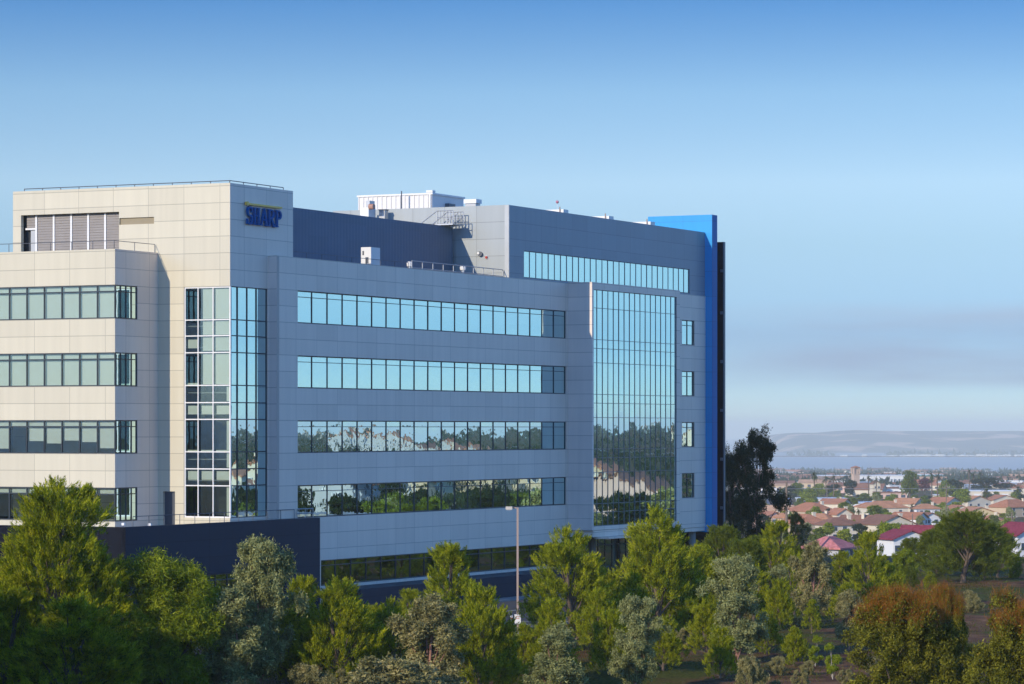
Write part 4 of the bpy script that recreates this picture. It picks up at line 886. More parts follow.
def house(px, ybase, wid, dep, hgt, rh, rot, wallc, roofc, label, kind='gable', d=None, chim=1, wins=2, group='tile roofed houses below the building'):
    q_ = 0.86; wid *= q_; dep *= q_; hgt *= 0.9; rh *= 0.8
    """stucco house: walls, overhanging pitched roof, eave fascia, windows, chimney; front gable faces local -y"""
    d = d or dist_of(ybase); x = (px-512)/F*d; z = ground_z(x, d); base = (HY-ybase)/F*d; z = min(z, base)
    r = empty('house', (x, d, z), R(rot), label, 'house', group); ad = base-z; H = hgt+ad
    a, b_ = wid/2, dep/2; mb = MB(); mb.box(-a, a, -b_, b_, 0, H)
    if kind == 'gable':
        for y_ in (-b_, b_): mb.tri((-a, y_, H), (a, y_, H), (0, y_, H+rh*0.96))
    mb.build('wall', MS[wallc], r)
    e = 0.5; t_ = 0.22; rf = MB(); sl = rh/a
    if kind == 'gable':
        for s in (-1, 1):
            p = [(0, -b_-e, H+rh), (0, b_+e, H+rh), (s*(a+e), b_+e, H-sl*e), (s*(a+e), -b_-e, H-sl*e)]
            rf.quad(*[(q[0], q[1], q[2]+t_) for q in p]); rf.quad(*[(q[0], q[1], q[2]+0.02) for q in p])
            for i in range(4): q, w_ = p[i], p[(i+1) % 4]; rf.quad((q[0], q[1], q[2]+0.02), (w_[0], w_[1], w_[2]+0.02), (w_[0], w_[1], w_[2]+t_), (q[0], q[1], q[2]+t_))
    else:
        rl = max(0.3, b_-a*0.8) if dep > wid else 0.3; rw = max(0.3, a-b_*0.8) if wid >= dep else 0.3
        ax, by = a+e, b_+e; zz = H-0.12
        top = [(-rw, -rl, H+rh), (rw, -rl, H+rh), (rw, rl, H+rh), (-rw, rl, H+rh)]; bot = [(-ax, -by, zz), (ax, -by, zz), (ax, by, zz), (-ax, by, zz)]
        for i in range(4): j = (i+1) % 4; rf.quad(bot[i], bot[j], top[j], top[i]); rf.quad(bot[i], bot[j], (bot[j][0], bot[j][1], zz-0.2), (bot[i][0], bot[i][1], zz-0.2))
        rf.quad(*top); rf.quad(*[(q[0], q[1], zz-0.2) for q in bot])
    ro = rf.build('roof', MR[roofc], r)
    for k in range(chim):
        cx, cy = a*(0.55-1.0*k), -b_*0.3; c = MB(); c.box(cx-0.45, cx+0.45, cy-0.4, cy+0.4, H*0.9, H+rh*0.75+0.9); c.box(cx-0.55, cx+0.55, cy-0.5, cy+0.5, H+rh*0.75+0.902, H+rh*0.75+1.1); c.build('chimney', MS['cream' if wallc != 'white' else 'white'], ro)
    fl = [0.55] if hgt < 4 else [0.30, 0.74]
    def win(cx, cy, cz, ax_):
        m_ = MB(); w2, h2 = 0.6, 0.55
        if ax_ == 'y': m_.box(cx-w2-0.1, cx+w2+0.1, cy-0.05, cy+0.05, cz-h2-0.1, cz+h2+0.1)
        else: m_.box(cx-0.05, cx+0.05, cy-w2-0.1, cy+w2+0.1, cz-h2-0.1, cz+h2+0.1)
        o_ = m_.build('window', MTRIM, r); g_ = MB()
        if ax_ == 'y': g_.box(cx-w2, cx+w2, cy-0.07, cy-0.052, cz-h2, cz+h2)
        else: g_.box(cx-0.07 if cx < 0 else cx+0.052, cx-0.052 if cx < 0 else cx+0.07, cy-w2, cy+w2, cz-h2, cz+h2)
        g_.build('pane', MWIN, o_)
    for f in fl:
        for k in range(wins):
            cx = -a+wid*(k+0.5+0.12*math.sin(px+k))/wins; win(cx, -b_, ad+hgt*f, 'y')
        for k in range(max(1, wins-1)):
            cy = -b_+dep*(k+0.5)/max(1, wins-1); win(a if rot > 0 else -a, cy, ad+hgt*f, 'x')
    return r
HS = [
 (779, 522, 8, 12, 4.5, 2.2, 70, 'cream', 'peach', 'peach roofed house half hidden by the huge dark gum', 'gable'),
 (770, 532, 9, 10, 5.0, 2.0, 20, 'pink', 'terracotta', 'pink gabled house farthest left, against the dark gum', 'gable'),
 (783, 533, 7, 10, 5.5, 1.4, -15, 'pink', 'orange', 'pink house just left of the wooden utility pole', 'hip'),
 (811, 524, 13, 17, 5.2, 3.4, 30, 'tan', 'terracotta', 'house with the largest terracotta hip roof right of the pole', 'hip'),
 (803, 537, 10, 15, 4.6, 3.0, 25, 'tan', 'terracotta', 'lower terracotta roofed house in front of the largest hip roof', 'hip'),
 (820, 530, 8, 10, 4.2, 1.8, 60, 'tan', 'orange', 'orange roofed wing left of the cypress', 'hip'),
 (838, 541, 11, 9, 5.0, 2.2, 22, 'cream', 'brown', 'bright cream two storey house with three upper windows', 'hip'),
 (840, 530, 6, 9, 5.6, 2.0, 18, 'cream', 'terracotta', 'cream gable peeping over the bright cream two storey house', 'gable'),
 (860, 537, 9, 12, 4.6, 2.4, 65, 'cream', 'brown', 'brown roofed house with two chimneys and a shaded side', 'gable'),
 (887, 541, 13, 12, 5.0, 2.8, 24, 'cream', 'brown', 'cream house with a wide brown gable above the round trees', 'gable'),
 (909, 532, 11, 10, 4.6, 2.2, 62, 'white', 'terracotta', 'house with a shaded grey side and a white chimney', 'gable'),
 (926, 531, 7, 9, 4.6, 1.8, 20, 'white', 'brown', 'small white gabled house beside the silvery tree', 'gable'),
 (926, 538, 8, 8, 2.6, 1.2, 20, 'white', 'brown', 'low brown roofed porch house above the magenta roof', 'hip'),
 (975, 526, 15, 11, 4.6, 2.6, 16, 'yellow', 'orange', 'yellow house with a broad front gable', 'gable'),
 (991, 529, 11, 9, 3.4, 1.8, 75, 'yellow', 'terracotta', 'low terracotta roof in front of the yellow gable', 'hip'),
 (1012, 517, 18, 14, 4.6, 3.4, 35, 'tan', 'terracotta', 'terracotta roofed house at the right edge above the crimson roof', 'hip'),
 (883, 516, 19, 14, 4.0, 3.0, 15, 'cream', 'orange', 'long orange roofed house with a round white chimney', 'hip'),
 (908, 512, 12, 12, 4.0, 2.6, 60, 'cream', 'orange', 'orange roof behind the middle houses left of the palm', 'gable'),
 (925, 516, 11, 10, 3.6, 2.0, 10, 'grey', 'orange', 'orange roof over a shaded blue-grey wall', 'hip'),
 (944, 511, 14, 12, 4.0, 2.8, 50, 'cream', 'terracotta', 'terracotta roofed house under the wooden pole on the right', 'gable'),
 (972, 509, 15, 12, 4.0, 2.8, 30, 'cream', 'orange', 'orange roofed house behind the yellow gable', 'gable'),
 (835, 513, 13, 12, 4.4, 2.4, 65, 'cream', 'terracotta', 'terracotta roofed house behind the olive round tree', 'gable'),
 (868, 514, 9, 9, 3.6, 2.0, 40, 'cream', 'terracotta', 'small terracotta roof left of the long orange one', 'hip'),
 (1001, 507, 15, 11, 3.8, 2.6, 20, 'cream', 'terracotta', 'terracotta roofed house left of the right edge palms', 'gable'),
 (957, 520, 9, 10, 4.2, 2.0, 15, 'cream', 'terracotta', 'small house beside the yellow gable, behind palms', 'gable'),
]
for hd_ in HS: house(*hd_[:10], kind=hd_[10], wins=3 if hd_[2] > 10 else 2, chim=2 if 'two chimneys' in hd_[9] else 1)
house(829, 562, 7, 6, 2.4, 1.7, 62, 'grey', 'pink', 'house with a bright pink roof below the cream houses', 'hip', d=430, chim=0)
house(903, 560, 7.6, 7, 4.0, 1.6, 20, 'white', 'magenta', 'white two storey house with blue shutters under a crimson roof', 'gable', d=520, chim=0, wins=3)
house(926, 556, 5, 9, 4.4, 1.5, 70, 'white', 'magenta', 'crimson roofed wing right of the white two storey house', 'gable', d=545, chim=0)
house(1023, 560, 7.5, 8, 4.4, 2.0, 24, 'white', 'magenta', 'white house with a crimson roof cut by the right edge', 'gable', d=480, chim=0)
# larger far buildings
def block(px, ybase, wpx, hpx, dep, colr, label, name='warehouse', roofc=None, rot=0, bays=0, acc=None):
    d = dist_of(ybase); x = (px-512)/F*d; z = ground_z(x, d); base = (HY-ybase)/F*d; w_ = wpx/F*d; hh_ = hpx/F*d; z = min(z, base); H = base-z+hh_
    r = empty(name, (x, d, z), R(rot), label, 'building'); mb = MB(); mb.box(-w_/2, w_/2, 0, dep, 0, H); mb.build('wall', colr, r)
    mb = MB(); mb.box(-w_/2-0.4, w_/2+0.4, -0.4, dep+0.4, H+0.002, H+0.5); mb.build('roof', roofc or M['white_metal'], r)
    for k in range(bays):
        mb = MB(); cx = -w_/2+w_*(k+0.5)/bays; mb.box(cx-w_/bays*0.28, cx+w_/bays*0.28, -0.12, -0.01, H-hh_*0.75, H-hh_*0.3); mb.build('window', MWIN if acc is None else acc, r)
    return r
teal = plain('teal_cladding', (0.10, 0.30, 0.33), 0.5)
block(824, 505, 47, 5.5, 25, M['white_metal'], 'long low white warehouse behind the orange roofs', bays=6)
block(868, 506.5, 44, 3, 22, M['white_metal'], 'long flat pale roofed shed below the church', roofc=plain('pale_blue_roof', (0.5, 0.55, 0.62)))
block(992, 499, 42, 7.5, 25, MS['cream'], 'long cream warehouse on the right', bays=3, acc=M['white_metal'])
block(781, 506, 22, 6, 20, plain('slate_wall', (0.07, 0.08, 0.13)), 'dark slate shed behind the utility pole', roofc=plain('slate_roof', (0.08, 0.09, 0.14)))
block(836, 484, 30, 8, 40, MS['white'], 'wide white institutional building left of the church tower', 'school', bays=7)
block(882, 486, 46, 10, 40, MS['white'], 'white ribbed institutional building right of the church tower', 'school', bays=12, acc=plain('blue_grey_bay', (0.16, 0.21, 0.27)))
block(930, 482, 28, 7, 40, teal, 'teal clad long building behind the tallest gum', 'school', bays=6)
block(941, 487, 24, 5, 30, MS['white'], 'white and teal low building on the right', 'school', bays=4, acc=teal)
block(892, 499, 30, 6, 18, MS['pink'], 'pinkish church hall with a dark roof', 'church_hall', roofc=MR['brown'], bays=4)
block(943, 499, 14, 3.5, 14, MS['cream'], 'small cream shed with a flat roof by the right pole', 'shed')
# church
d = 1900; x = (855.5-512)/F*d; zb = ground_z(x, d); ch = empty('church_tower', (x, d, zb), R(18), 'square tan church bell tower with a small red hipped cap', 'tower'); H = (HY-467.5)/F*d-zb
mb = MB(); mb.box(-1.9, 1.9, -1.9, 1.9, 0, H-4.2); mb.box(-2.15, 2.15, -2.15, 2.15, H-4.198, H-3.8)
for sx in (-1, 1):
    for sy in (-1, 1): mb.box(sx*1.8-0.35, sx*1.8+0.35, sy*1.8-0.35, sy*1.8+0.35, H-3.798, H-0.4)
mb.box(-1.2, 1.2, -1.2, 1.2, H-3.798, H-0.4); mb.box(-2.15, 2.15, -2.15, 2.15, H-0.398, H); mb.build('wall', plain('tan_tower_stucco', (0.55, 0.40, 0.30), 0.9), ch)
mb = MB()
for i in range(4): c = [(-2.6, -2.6), (2.6, -2.6), (2.6, 2.6), (-2.6, 2.6)]; a, b_ = c[i], c[(i+1) % 4]; mb.tri((*a, H+0.002), (*b_, H+0.002), (0, 0, H+1.1))
mb.quad(*[(q[0], q[1], H+0.002) for q in ((-2.6, -2.6), (2.6, -2.6), (2.6, 2.6), (-2.6, 2.6))]); mb.build('roof', MR['terracotta'], ch)
house(866, 497, 13, 26, 5, 4.2, 70, 'cream', 'brown', 'church nave with a broad brown roof beside the tower', 'gable', d=1880, chim=0, group='church buildings')
house(875, 497, 5, 7, 8.5, 1.8, 15, 'cream', 'brown', 'tall cream church front right of the nave', 'gable', d=1820, chim=0, group='church buildings')
# wooden poles and lines
def upole(px, d, ytop, label, arm=True):
    x = (px-512)/F*d; z = ground_z(x, d); r = empty('utility_pole', (x, d, z), 0, label, 'utility pole', 'wooden utility poles'); H = (HY-ytop)/F*d-z
    mb = MB(); mb.tube([(0, 0, 0), (0, 0, H)], [0.19, 0.13], 8); mb.build('pole', M['wood'], r)
    if arm: mb = MB(); mb.box(-1.2, 1.2, 0.14, 0.26, H-1.2, H-1.05); mb.build('crossarm', M['wood'], r); mb = MB(); [mb.tube([(q, 0.2, H-1.05), (q, 0.2, H-0.85)], 0.06, 6) for q in (-1.1, -0.4, 0.4, 1.1)]; mb.build('insulator', M['white_metal'], r)
    return (x, d, z+H)
t1 = upole(786.5, 420, 482, 'tall wooden utility pole left of the terracotta roofs', False); t2 = upole(946.3, 1000, 484, 'wooden utility pole with a pale top left of the cream warehouse')
t3 = upole(912.5, 760, 514, 'thin pole in front of the shaded grey house wall', False); t4 = upole(1012, 700, 512.5, 'thin pole with a crossarm near the right edge'); t5 = upole(827, 1500, 487, 'short far pole left of the church tower'); t6 = upole(833, 560, 546, 'bare trunk-like post left of the feathery pine', False)
def wires(p, q, label, n=1, sag=3, r=0.03):
    mb = MB()
    for k in range(n):
        pts = [Vector(p).lerp(Vector(q), i/12)-Vector((0, 0, sag*4*(i/12)*(1-i/12)+0.5*k)) for i in range(13)]; mb.tube(pts, r, 4)
    tag(mb.build('power_line', M['galv']), label, 'power line', 'overhead power lines')
e1 = (t1[0]+60, 445, t1[2]-1.3); wires((t1[0], 420, t1[2]-0.9), (130, 430, -7.7), 'power line crossing the roofs at the height of the tall pole', 1, 0.15, 0.03)
wires((-200, 300, 0.5), (300, 360, 0.0), 'far high power line over the bay', 1, 3.2, 0.02)

# ---- far vegetation
def far_tree(seed, h, rad, mat, name='round_tree', n=420, leaf=0.55, trunk=0.15, low=0.2, nl=10):
    rng = np.random.default_rng(seed); root = empty(name, (0, 0, -500)); P = []
    for k in range(nl):
        f = rng.uniform(0, 1); a = rng.uniform(0, 6.28); z = h*(low+(1-low)*(0.15+0.7*f)); rr = rad*0.55*math.sin(math.pi*(0.25+0.6*f))*rng.uniform(0.3, 1); s = rad*rng.uniform(0.3, 0.5)
        e = unit(rng.normal(0, 1, (n//nl*3, 3))); P.append(np.array([rr*math.cos(a), rr*math.sin(a), z])+e*np.array([s, s, s*0.85*min(1.8, h*(1-low)/(2*rad))])*rng.uniform(0.6, 1, (len(e), 1)))
    P = np.concatenate(P); D = unit(rng.normal(0, 1, P.shape)+np.array([0, 0, 0.3])); soup('crown', blades(rng, P, D, 2, leaf, leaf*0.55, 0.6, 0.1), LM[mat], root)
    mb = MB(); mb.tube([(0, 0, -0.5), (0.1, 0, h*0.35), (0, 0.1, h*0.75)], [trunk*1.2, trunk, trunk*0.4], 6); mb.tube([(0.1, 0, h*0.35), (rad*0.4, 0.1, h*0.62)], [trunk*0.6, trunk*0.3], 5); mb.build('trunk', M['bark'], root); return root
def palm(seed, h, fr, mat='palm', n=26):
    rng = np.random.default_rng(seed); root = empty('palm_tree', (0, 0, -500)); T = []
    for k in range(n):
        a = rng.uniform(0, 6.28); el = rng.uniform(-0.9, 1.2); prev = np.array([0, 0, h]); d = np.array([math.cos(a)*math.cos(el), math.sin(a)*math.cos(el), math.sin(el)])
        for s in range(6):
            nx = prev+d*fr/6; side = unit(np.cross(d, [0, 0, 1.0])+1e-6)*fr*0.16*(1-s/7)
            T += [[prev-side, prev+side, nx], [prev, nx+side*0.8-[0, 0, fr*0.05], nx-side*0.8-[0, 0, fr*0.05]]]; prev = nx; d = unit(d-np.array([0, 0, 0.22]))
    soup('crown', np.array(T), LM[mat], root); mb = MB(); mb.tube([(0, 0, -0.5), (0.15, 0, h*0.5), (0, 0, h)], [0.32, 0.24, 0.22], 7); mb.tube([(0, 0, h-1.6), (0, 0, h-0.1)], [0.3, 0.5], 8); mb.build('trunk', M['bark'], root); return root
FT_ = {'broad': far_tree(31, 6, 3.6, 'broad'), 'dark': far_tree(32, 7, 4, 'dark'), 'olive': far_tree(33, 6, 3.6, 'pine_old'), 'bright': far_tree(34, 5.5, 3.4, 'pine'), 'euc': far_tree(35, 7, 3.2, 'euc'), 'red': far_tree(36, 6, 3.6, 'redleaf'),
       'cyp': far_tree(37, 8, 1.9, 'dark', 'cypress_tree', 420, 0.4, 0.15, 0.0, 16), 'tall': far_tree(38, 17, 5.5, 'pine_old', 'gum_tree', 900, 0.7, 0.4, 0.2, 18)}
PM1, PM2 = palm(41, 9, 2.6), palm(42, 5, 2.6)
HT = {'broad': 6, 'dark': 7, 'olive': 6, 'bright': 5.5, 'euc': 7, 'red': 6, 'cyp': 8, 'tall': 17}
def ft(kind, px, ybase, ytop, label, ws=1.0, d=None, group=None, cat='tree'):
    d = d or dist_of(ybase); x = (px-512)/F*d; z = min(ground_z(x, d), (HY-ybase)/F*d)
    return place(FT_[kind], px, d, ytop, HT[kind]*0.97, label, cat, group, rz=(px*0.7) % 6.28, wscale=ws, z=z)
ft('tall', 910, 505, 470, 'tallest gum standing alone among the houses', 1.0)
ft('dark', 985, 496, 477, 'broad black-green tree above the cream warehouse', 1.9); ft('dark', 1003, 496, 483, 'lower dark tree right of the broad black-green one', 1.9)
ft('red', 925, 494, 479, 'dark red leaved tree by the teal building', 1.3); ft('broad', 947, 500, 481, 'green tree with a lean crown by the pale topped pole', 1.0); ft('dark', 955, 500, 479.5, 'green-grey tree left of the group of palms', 1.1)
ft('cyp', 828, 526, 508, 'dark columnar cypress between two terracotta roofs', 0.95); ft('olive', 845, 520, 502, 'olive round tree above the bright cream house', 1.0); ft('olive', 874, 526, 505.5, 'brownish round tree in front of the long orange roof', 1.1)
ft('olive', 864, 504, 493, 'wide yellow-green tree below the church nave', 1.4); ft('olive', 877, 503, 492, 'dark rounded tree right of the yellow-green one', 1.2); ft('dark', 850, 499, 480, 'dark tree at the left foot of the church tower', 0.9)
ft('broad', 886, 552, 523, 'rounded light tree before the wide brown gable', 0.55, d=560); ft('olive', 905, 548, 524.5, 'flat topped spreading tree above the white two storey house', 0.95, d=600)
ft('euc', 947, 526, 508, 'silvery grey tree left of the yellow gable', 0.9); ft('broad', 962, 510, 489, 'large green tree below the pale topped pole', 1.1); ft('bright', 955, 516, 500, 'yellow-green bushy tree over the terracotta roof', 1.0)
ft('broad', 808, 505, 488, 'green tree left of the long white warehouse', 1.2); ft('olive', 798, 500, 483, 'olive tree behind the slate shed', 1.0); ft('dark', 790, 502, 486, 'dark tree behind the utility pole', 1.2); ft('broad', 819, 500, 484, 'dark green tree behind the white warehouse', 1.0); ft('dark', 833, 499, 484, 'dark tree in the row left of the church', 1.2)
ft('bright', 1000, 522, 512, 'yellow-brown shrubs right of the yellow gable', 1.8); ft('broad', 1016, 505, 492, 'green tree under the right edge palms', 1.3); ft('olive', 1005, 528, 517, 'brown-green hedge tree above the crimson roof', 1.5)
for px, yb, yt, pm, lab in ((814, 500, 472, 1, 'palm rising before the far pink building'), (826, 500, 476, 1, 'short palm left of the tall palm pair'), (833.5, 502, 475, 1, 'palm before the wide white institutional building'), (868.5, 498, 475, 1, 'palm just right of the church tower'), (876.5, 498, 477, 1, 'second palm right of the church tower'),
    (931.5, 500, 472.5, 1, 'palm right of the teal building, left one'), (937.5, 500, 473, 1, 'palm right of the teal building, right one'), (969, 494, 469, 1, 'tallest palm of the group over the dark tree'), (973.5, 494, 472, 1, 'middle palm of the group over the dark tree'), (980.5, 494, 471, 1, 'rightmost palm of the group over the dark tree'),
    (986.5, 508, 487, 2, 'thick skirted palm before the cream warehouse'), (1018, 505, 485, 2, 'wide palm near the right edge'), (1019, 488, 473.5, 1, 'far small palm near the right edge'), (858.5, 520, 508, 2, 'low palm above the brown roofed house'), (957, 522, 506, 2, 'low palm left of the yellow gable'), (976, 520, 507, 2, 'low palm behind the yellow gable'),
    (912, 516, 503, 2, 'palm over the orange roofs below the tallest gum'), (800, 540, 527, 2, 'low palm beside the pink house')):
    dd = dist_of(yb); place(PM1 if pm == 1 else PM2, px, dd, yt+1.0, 9.8 if pm == 1 else 6.0, lab, 'palm tree', 'palms among the houses', z=min(ground_z((px-512)/F*dd, dd), (HY-yb)/F*dd), wscale=1.0)
# garden trees between the houses
rg = random.Random(21)
for k in range(175):
    px = rg.uniform(762, 1050); yb = rg.choice([rg.uniform(493, 515), rg.uniform(513, 548)]); d = dist_of(yb)*rg.uniform(0.97, 1.03); kd = rg.choice(['broad', 'dark', 'olive', 'bright', 'olive', 'broad', 'euc'])
    hgt = rg.uniform(2.4, 5.4); x = (px-512)/F*d
    o = copy_thing(FT_[kd], (x, d, ground_z(x, d)), rg.uniform(0, 6), hgt/HT[kd]*1.1, 'small garden tree or bush among the tile roofed houses'); o['category'] = 'tree'; o['group'] = 'garden trees among the houses'
for k in range(50):
    px = rg.uniform(740, 1050); d = rg.uniform(330, 520); x = (px-512)/F*d; kd = rg.choice(['broad', 'dark', 'olive', 'bright']); z = ground_z(x, d)
    yt = rg.uniform(545, 575) if not 875 < px < 935 else rg.uniform(556, 575)
    h_ = (HY-yt)/F*d-z
    if h_ < 1.0: continue
    o = copy_thing(FT_[kd], (x, d, z), rg.uniform(0, 6), h_/HT[kd], 'bushy tree on the slope between the planted pines and the houses'); o['category'] = 'tree'; o['group'] = 'bushy trees on the slope above the houses'
# far city: trees as one mass, buildings one by one
rng = np.random.default_rng(77); T = []
K = 5200; dd = np.exp(rng.uniform(np.log(2500), np.log(7900), K)); xx = dd*rng.uniform(0.05, 0.22, K); dd[3000:] = 235+np.exp(rng.uniform(np.log(190), np.log(3500), K-3000))*0.62; xx[3000:] = (dd[3000:]-235)*rng.uniform(0.75, 2.6, K-3000)
for i in range(K):
    z = ground_z(xx[i], dd[i]); s = rng.uniform(1.8, 5.0)*(0.8+dd[i]/7000)*(0.62 if i >= 3000 else 1); n = 14; e = unit(rng.normal(0, 1, (n, 3))); P = np.array([xx[i], dd[i], z+s*0.55])+e*np.array([s*1.4, s*1.2, s*0.62])*rng.uniform(0.4, 1, (n, 1)); T.append(blades(rng, P, unit(e+[0, 0, 0.5]), 1, s*0.75, s*0.6, 0.3, 0.1))
root = soup('distant_trees', np.concatenate(T), LM['dark'], None); root.parent = None; tag(root, 'hazy mass of far town trees down to the bay', 'trees', kind='stuff')
fb = {}
for kd, (wc, rc) in {'pale': ('white', None), 'roofed': ('cream', 'terracotta'), 'rose': ('pink', 'brown'), 'sandy': ('tan', 'peach')}.items():
    r = empty('distant_building', (0, 0, -500)); mb = MB(); mb.box(-9, 9, -6, 6, 0, 5.5); mb.build('wall', MS[wc], r)
    mb = MB(); a = 2.4 if rc else 0.5
    if rc:
        for s in (-1, 1): mb.quad((-9.5, 0, 5.5+a), (9.5, 0, 5.5+a), (9.5, s*6.6, 5.3), (-9.5, s*6.6, 5.3))
    else: mb.box(-9.2, 9.2, -6.2, 6.2, 5.502, 6)
    mb.build('roof', MR[rc] if rc else M['white_metal'], r); mb = MB()
    for q in range(4): mb.box(-7.5+q*4.2, -5.5+q*4.2, -6.08, -6.01, 2, 4)
    mb.build('window', MWIN, r); fb[kd] = r
LB = {'pale': 'small flat white building in the hazy far town', 'roofed': 'small cream building with a tiled roof in the hazy far town', 'rose': 'small pinkish building in the hazy far town', 'sandy': 'small sandy building in the hazy far town'}
for k in range(290):
    d = math.exp(rg.uniform(math.log(1900), math.log(7700))); x = d*rg.uniform(0.075, 0.19) if k < 190 else d*rg.uniform(0.7, 2.0); kd = rg.choice(['pale', 'pale', 'roofed', 'rose', 'sandy'] if k < 190 else ['rose', 'sandy', 'sandy']); s = rg.uniform(0.45, 0.95)*(0.7+d/6000)*(1 if k < 190 else 0.6)
    o = copy_thing(fb[kd], (x, d, ground_z(x, d)), R(rg.uniform(-35, 60)), (s*rg.uniform(1, 1.8), s, s*0.9), LB[kd]); o['category'] = 'building'; o['group'] = LB[kd].replace('small', 'small').replace('building', 'buildings')
for kd in fb:
    d = 2600+300*len(kd); x = d*0.12; o = fb[kd]; o.location = (x, d, ground_z(x, d)); tag(o, LB[kd], 'building', LB[kd].replace('building', 'buildings'))
for o in list(FT_.values())+[PM1, PM2]:
    if o.location.z < -400: o.location = (300, 420, ground_z(300, 420))

# ---- low sand strip and the far headland
mb = MB(); xs = np.linspace(-3000, 9000, 160); rr = np.random.default_rng(4)
for i in range(159):
    a, b_ = xs[i], xs[i+1]; y0, y1 = 12050+rr.uniform(-60, 60), 12900
    mb.quad((a, y0, -110.2), (b_, y0, -110.2), (b_, 12350, -107), (a, 12350, -107)); mb.quad((a, 12350, -107), (b_, 12350, -107), (b_, y1, -110.2), (a, y1, -110.2))
tag(mb.build('sand_strip', plain('pale_sand', (0.46, 0.40, 0.33), 0.9, 0, 0.2, 0.002)), 'low sand strip across the bay', kind='structure')
T = []; P = np.stack([rr.uniform(800, 4500, 1500), rr.uniform(12300, 12600, 1500), rr.uniform(-107, -97, 1500)], 1)
P = P[(np.sin(P[:, 0]*0.004)+np.sin(P[:, 0]*0.017)+rr.normal(0, .4, len(P))) > -0.3]
soupo = soup('strip_trees', blades(rr, P, unit(rr.normal(0, 1, P.shape)), 2, 22, 14, 0.5, 2), LM['dark'], None); tag(soupo, 'dark tree line on the sand strip', 'trees', kind='stuff')
for k in range(40):
    px = rg.choice([rg.uniform(905, 985), rg.uniform(840, 1024)]); d = 12150; x = (px-512)/F*d
    o = copy_thing(fb['pale'], (x, d, -109), R(rg.uniform(-20, 20)), (rg.uniform(0.7, 2.4), 2, rg.uniform(0.6, 1.6)), 'tiny white building along the sand strip'); o['category'] = 'building'; o['group'] = 'tiny white buildings on the sand strip'
def headland():
    nx, ny = 260, 26; X = np.linspace(900, 14000, nx); V = []; rr = np.random.default_rng(9)
    def fbm(x, y, s): 
        v = 0
        for k, a in enumerate((1, .5, .25, .13, 0.07)): v += a*math.sin(x/s*2**k*1.0+3.1*k+1.3*math.sin(y/s*2**k))*math.cos(y/s*2**k*1.3+k+0.7*math.sin(x/s*2**k*0.7))
        return v
    for j in range(ny):
        f = j/(ny-1)
        for i in range(nx):
            x = X[i]; y = 14300+3200*f; px = 512+F*x/15200
            crest = np.interp(px, [700, 770, 776, 790, 806, 826, 842, 865, 900, 960, 1024, 1200, 2600], [0, 0, 50, 86, 92, 90, 98, 104, 101, 99, 98, 104, 90])
            sh = min(1.0, f/0.42)**0.75 if f < 0.42 else 1-(f-0.42)*0.5
            gully = fbm(x, y*0.35, 260)*9*(sh*(1-sh)*3+0.10)
            V.append((x, y, -111+max(0, crest*sh+gully*(1 if crest > 30 else 0)) if crest > 0 else -113))
    Fc = [(j*nx+i, j*nx+i+1, (j+1)*nx+i+1, (j+1)*nx+i) for j in range(ny-1) for i in range(nx-1)]
    me = bpy.data.meshes.new('headland'); me.from_pydata(V, [], Fc); me.polygons.foreach_set('use_smooth', [True]*len(Fc))
    m, t, o = new_mat('scrubby_headland'); n = noise(t, 0.004, 6)
    principled(t, o, ramp(t, n, [(0.36, (0.03, 0.04, 0.03)), (0.54, (0.10, 0.09, 0.06)), (0.64, (0.60, 0.40, 0.28))]), 0.95, 0, 0.1)
    me.materials.append(m); ob = bpy.data.objects.new('hills', me); col.objects.link(ob); tag(ob, 'long flat-topped headland beyond the bay', kind='structure')
headland()

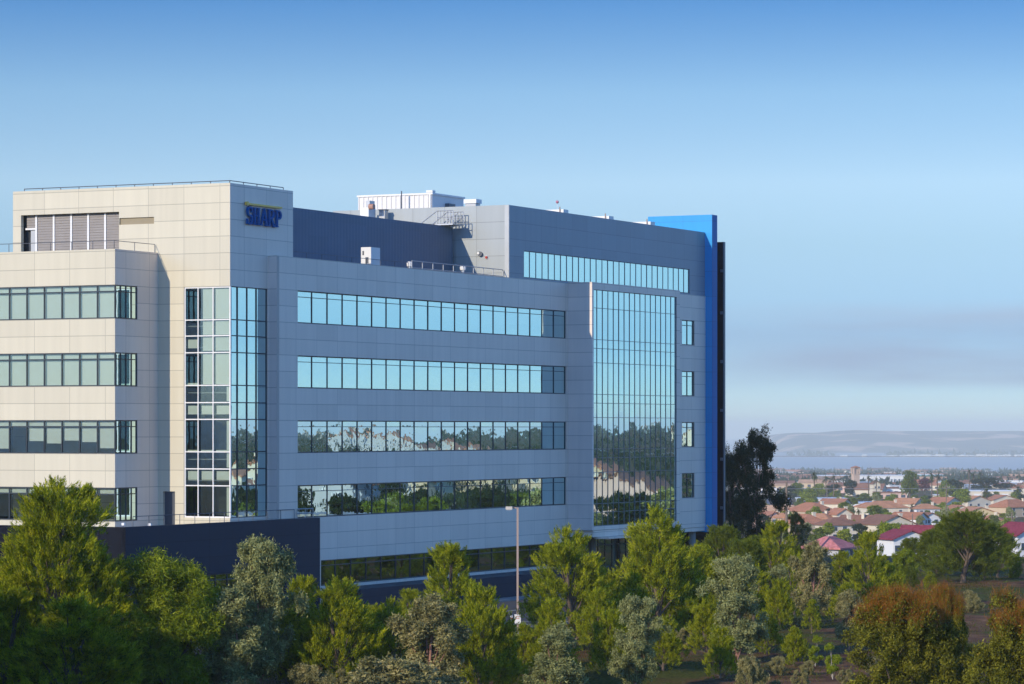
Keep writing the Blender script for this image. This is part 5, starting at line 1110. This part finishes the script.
# ---- scenery opposite the long side, seen only as reflections in its glass
rg = random.Random(3)
for k in range(60):
    a = R(rg.uniform(36, 70)); dist = 75*math.exp(rg.uniform(0, 1.1)); x, y = 8+dist*math.sin(a), 235+dist*math.cos(a)
    if abs(math.atan2(x, y)) < R(9.8): continue
    pr, hh_ = rg.choice([(FT_['dark'], 7), (FT_['olive'], 6), (FT_['dark'], 7), (FT_['euc'], 7), (FT_['olive'], 6)]); s = rg.uniform(0.5, 0.95)
    o = copy_thing(pr, (x, y, ground_z(x, y)), rg.uniform(0, 6), s); tag(o, 'tree opposite the long side, outside the picture, mirrored in its windows', 'tree', 'trees mirrored in the long side windows')
for k, (a, dist, wc, rc) in enumerate(((47, 190, 'pink', 'brown'), (55, 240, 'tan', 'terracotta'), (58, 210, 'grey', 'terracotta'), (50, 290, 'tan', 'terracotta'), (62, 240, 'cream', 'orange'), (44, 300, 'cream', 'terracotta'), (53, 340, 'tan', 'orange'), (59, 330, 'cream', 'terracotta'), *[(38+(q*7.7) % 30, 380+q*31, ('tan', 'cream', 'grey', 'pink')[q % 4], ('terracotta', 'brown', 'orange')[q % 3]) for q in range(20)])):
    x, y = 8+dist*math.sin(R(a)), 235+dist*math.cos(R(a)); r = house(900, 540, 14, 10, 5.5, 2.5, -30, wc, rc, 'house opposite the long side, outside the picture, mirrored in its windows', 'gable', d=900, group='houses mirrored in the long side windows'); r.location = (x, y, ground_z(x, y)-0.5)
x, y = 70, 262
r = empty('brick_building', (x, y, ground_z(x, y)), R(-60), 'red brick building outside the picture, mirrored in the ground floor windows', 'building')
mb = MB(); mb.box(-11, 11, -5, 5, 0, 4.2); mb.build('wall', M['brick'], r); mb = MB(); mb.box(-11.3, 11.3, -5.3, 5.3, 4.202, 4.6); mb.build('roof', M['roof'], r)
for q in range(4): mb = MB(); mb.box(-8+q*4.6, -5.5+q*4.6, -5.1, -5.01, 1, 3); mb.build('window', M['white_metal'], r)

# ================================================================== HAZE
mb = MB(); mb.box(-36000, 36000, -32000, 36000, -130, 60)
m, t, o = new_mat('sea_haze'); pv = t.nodes.new('ShaderNodeVolumePrincipled'); pv.inputs['Color'].default_value = (0.86, 0.95, 0.93, 1); pv.inputs['Density'].default_value = 0.9e-4; pv.inputs['Anisotropy'].default_value = -0.15
t.links.new(pv.outputs[0], o.inputs['Volume']); hz = mb.build('haze', m); tag(hz, 'pale blue sea haze', kind='stuff')
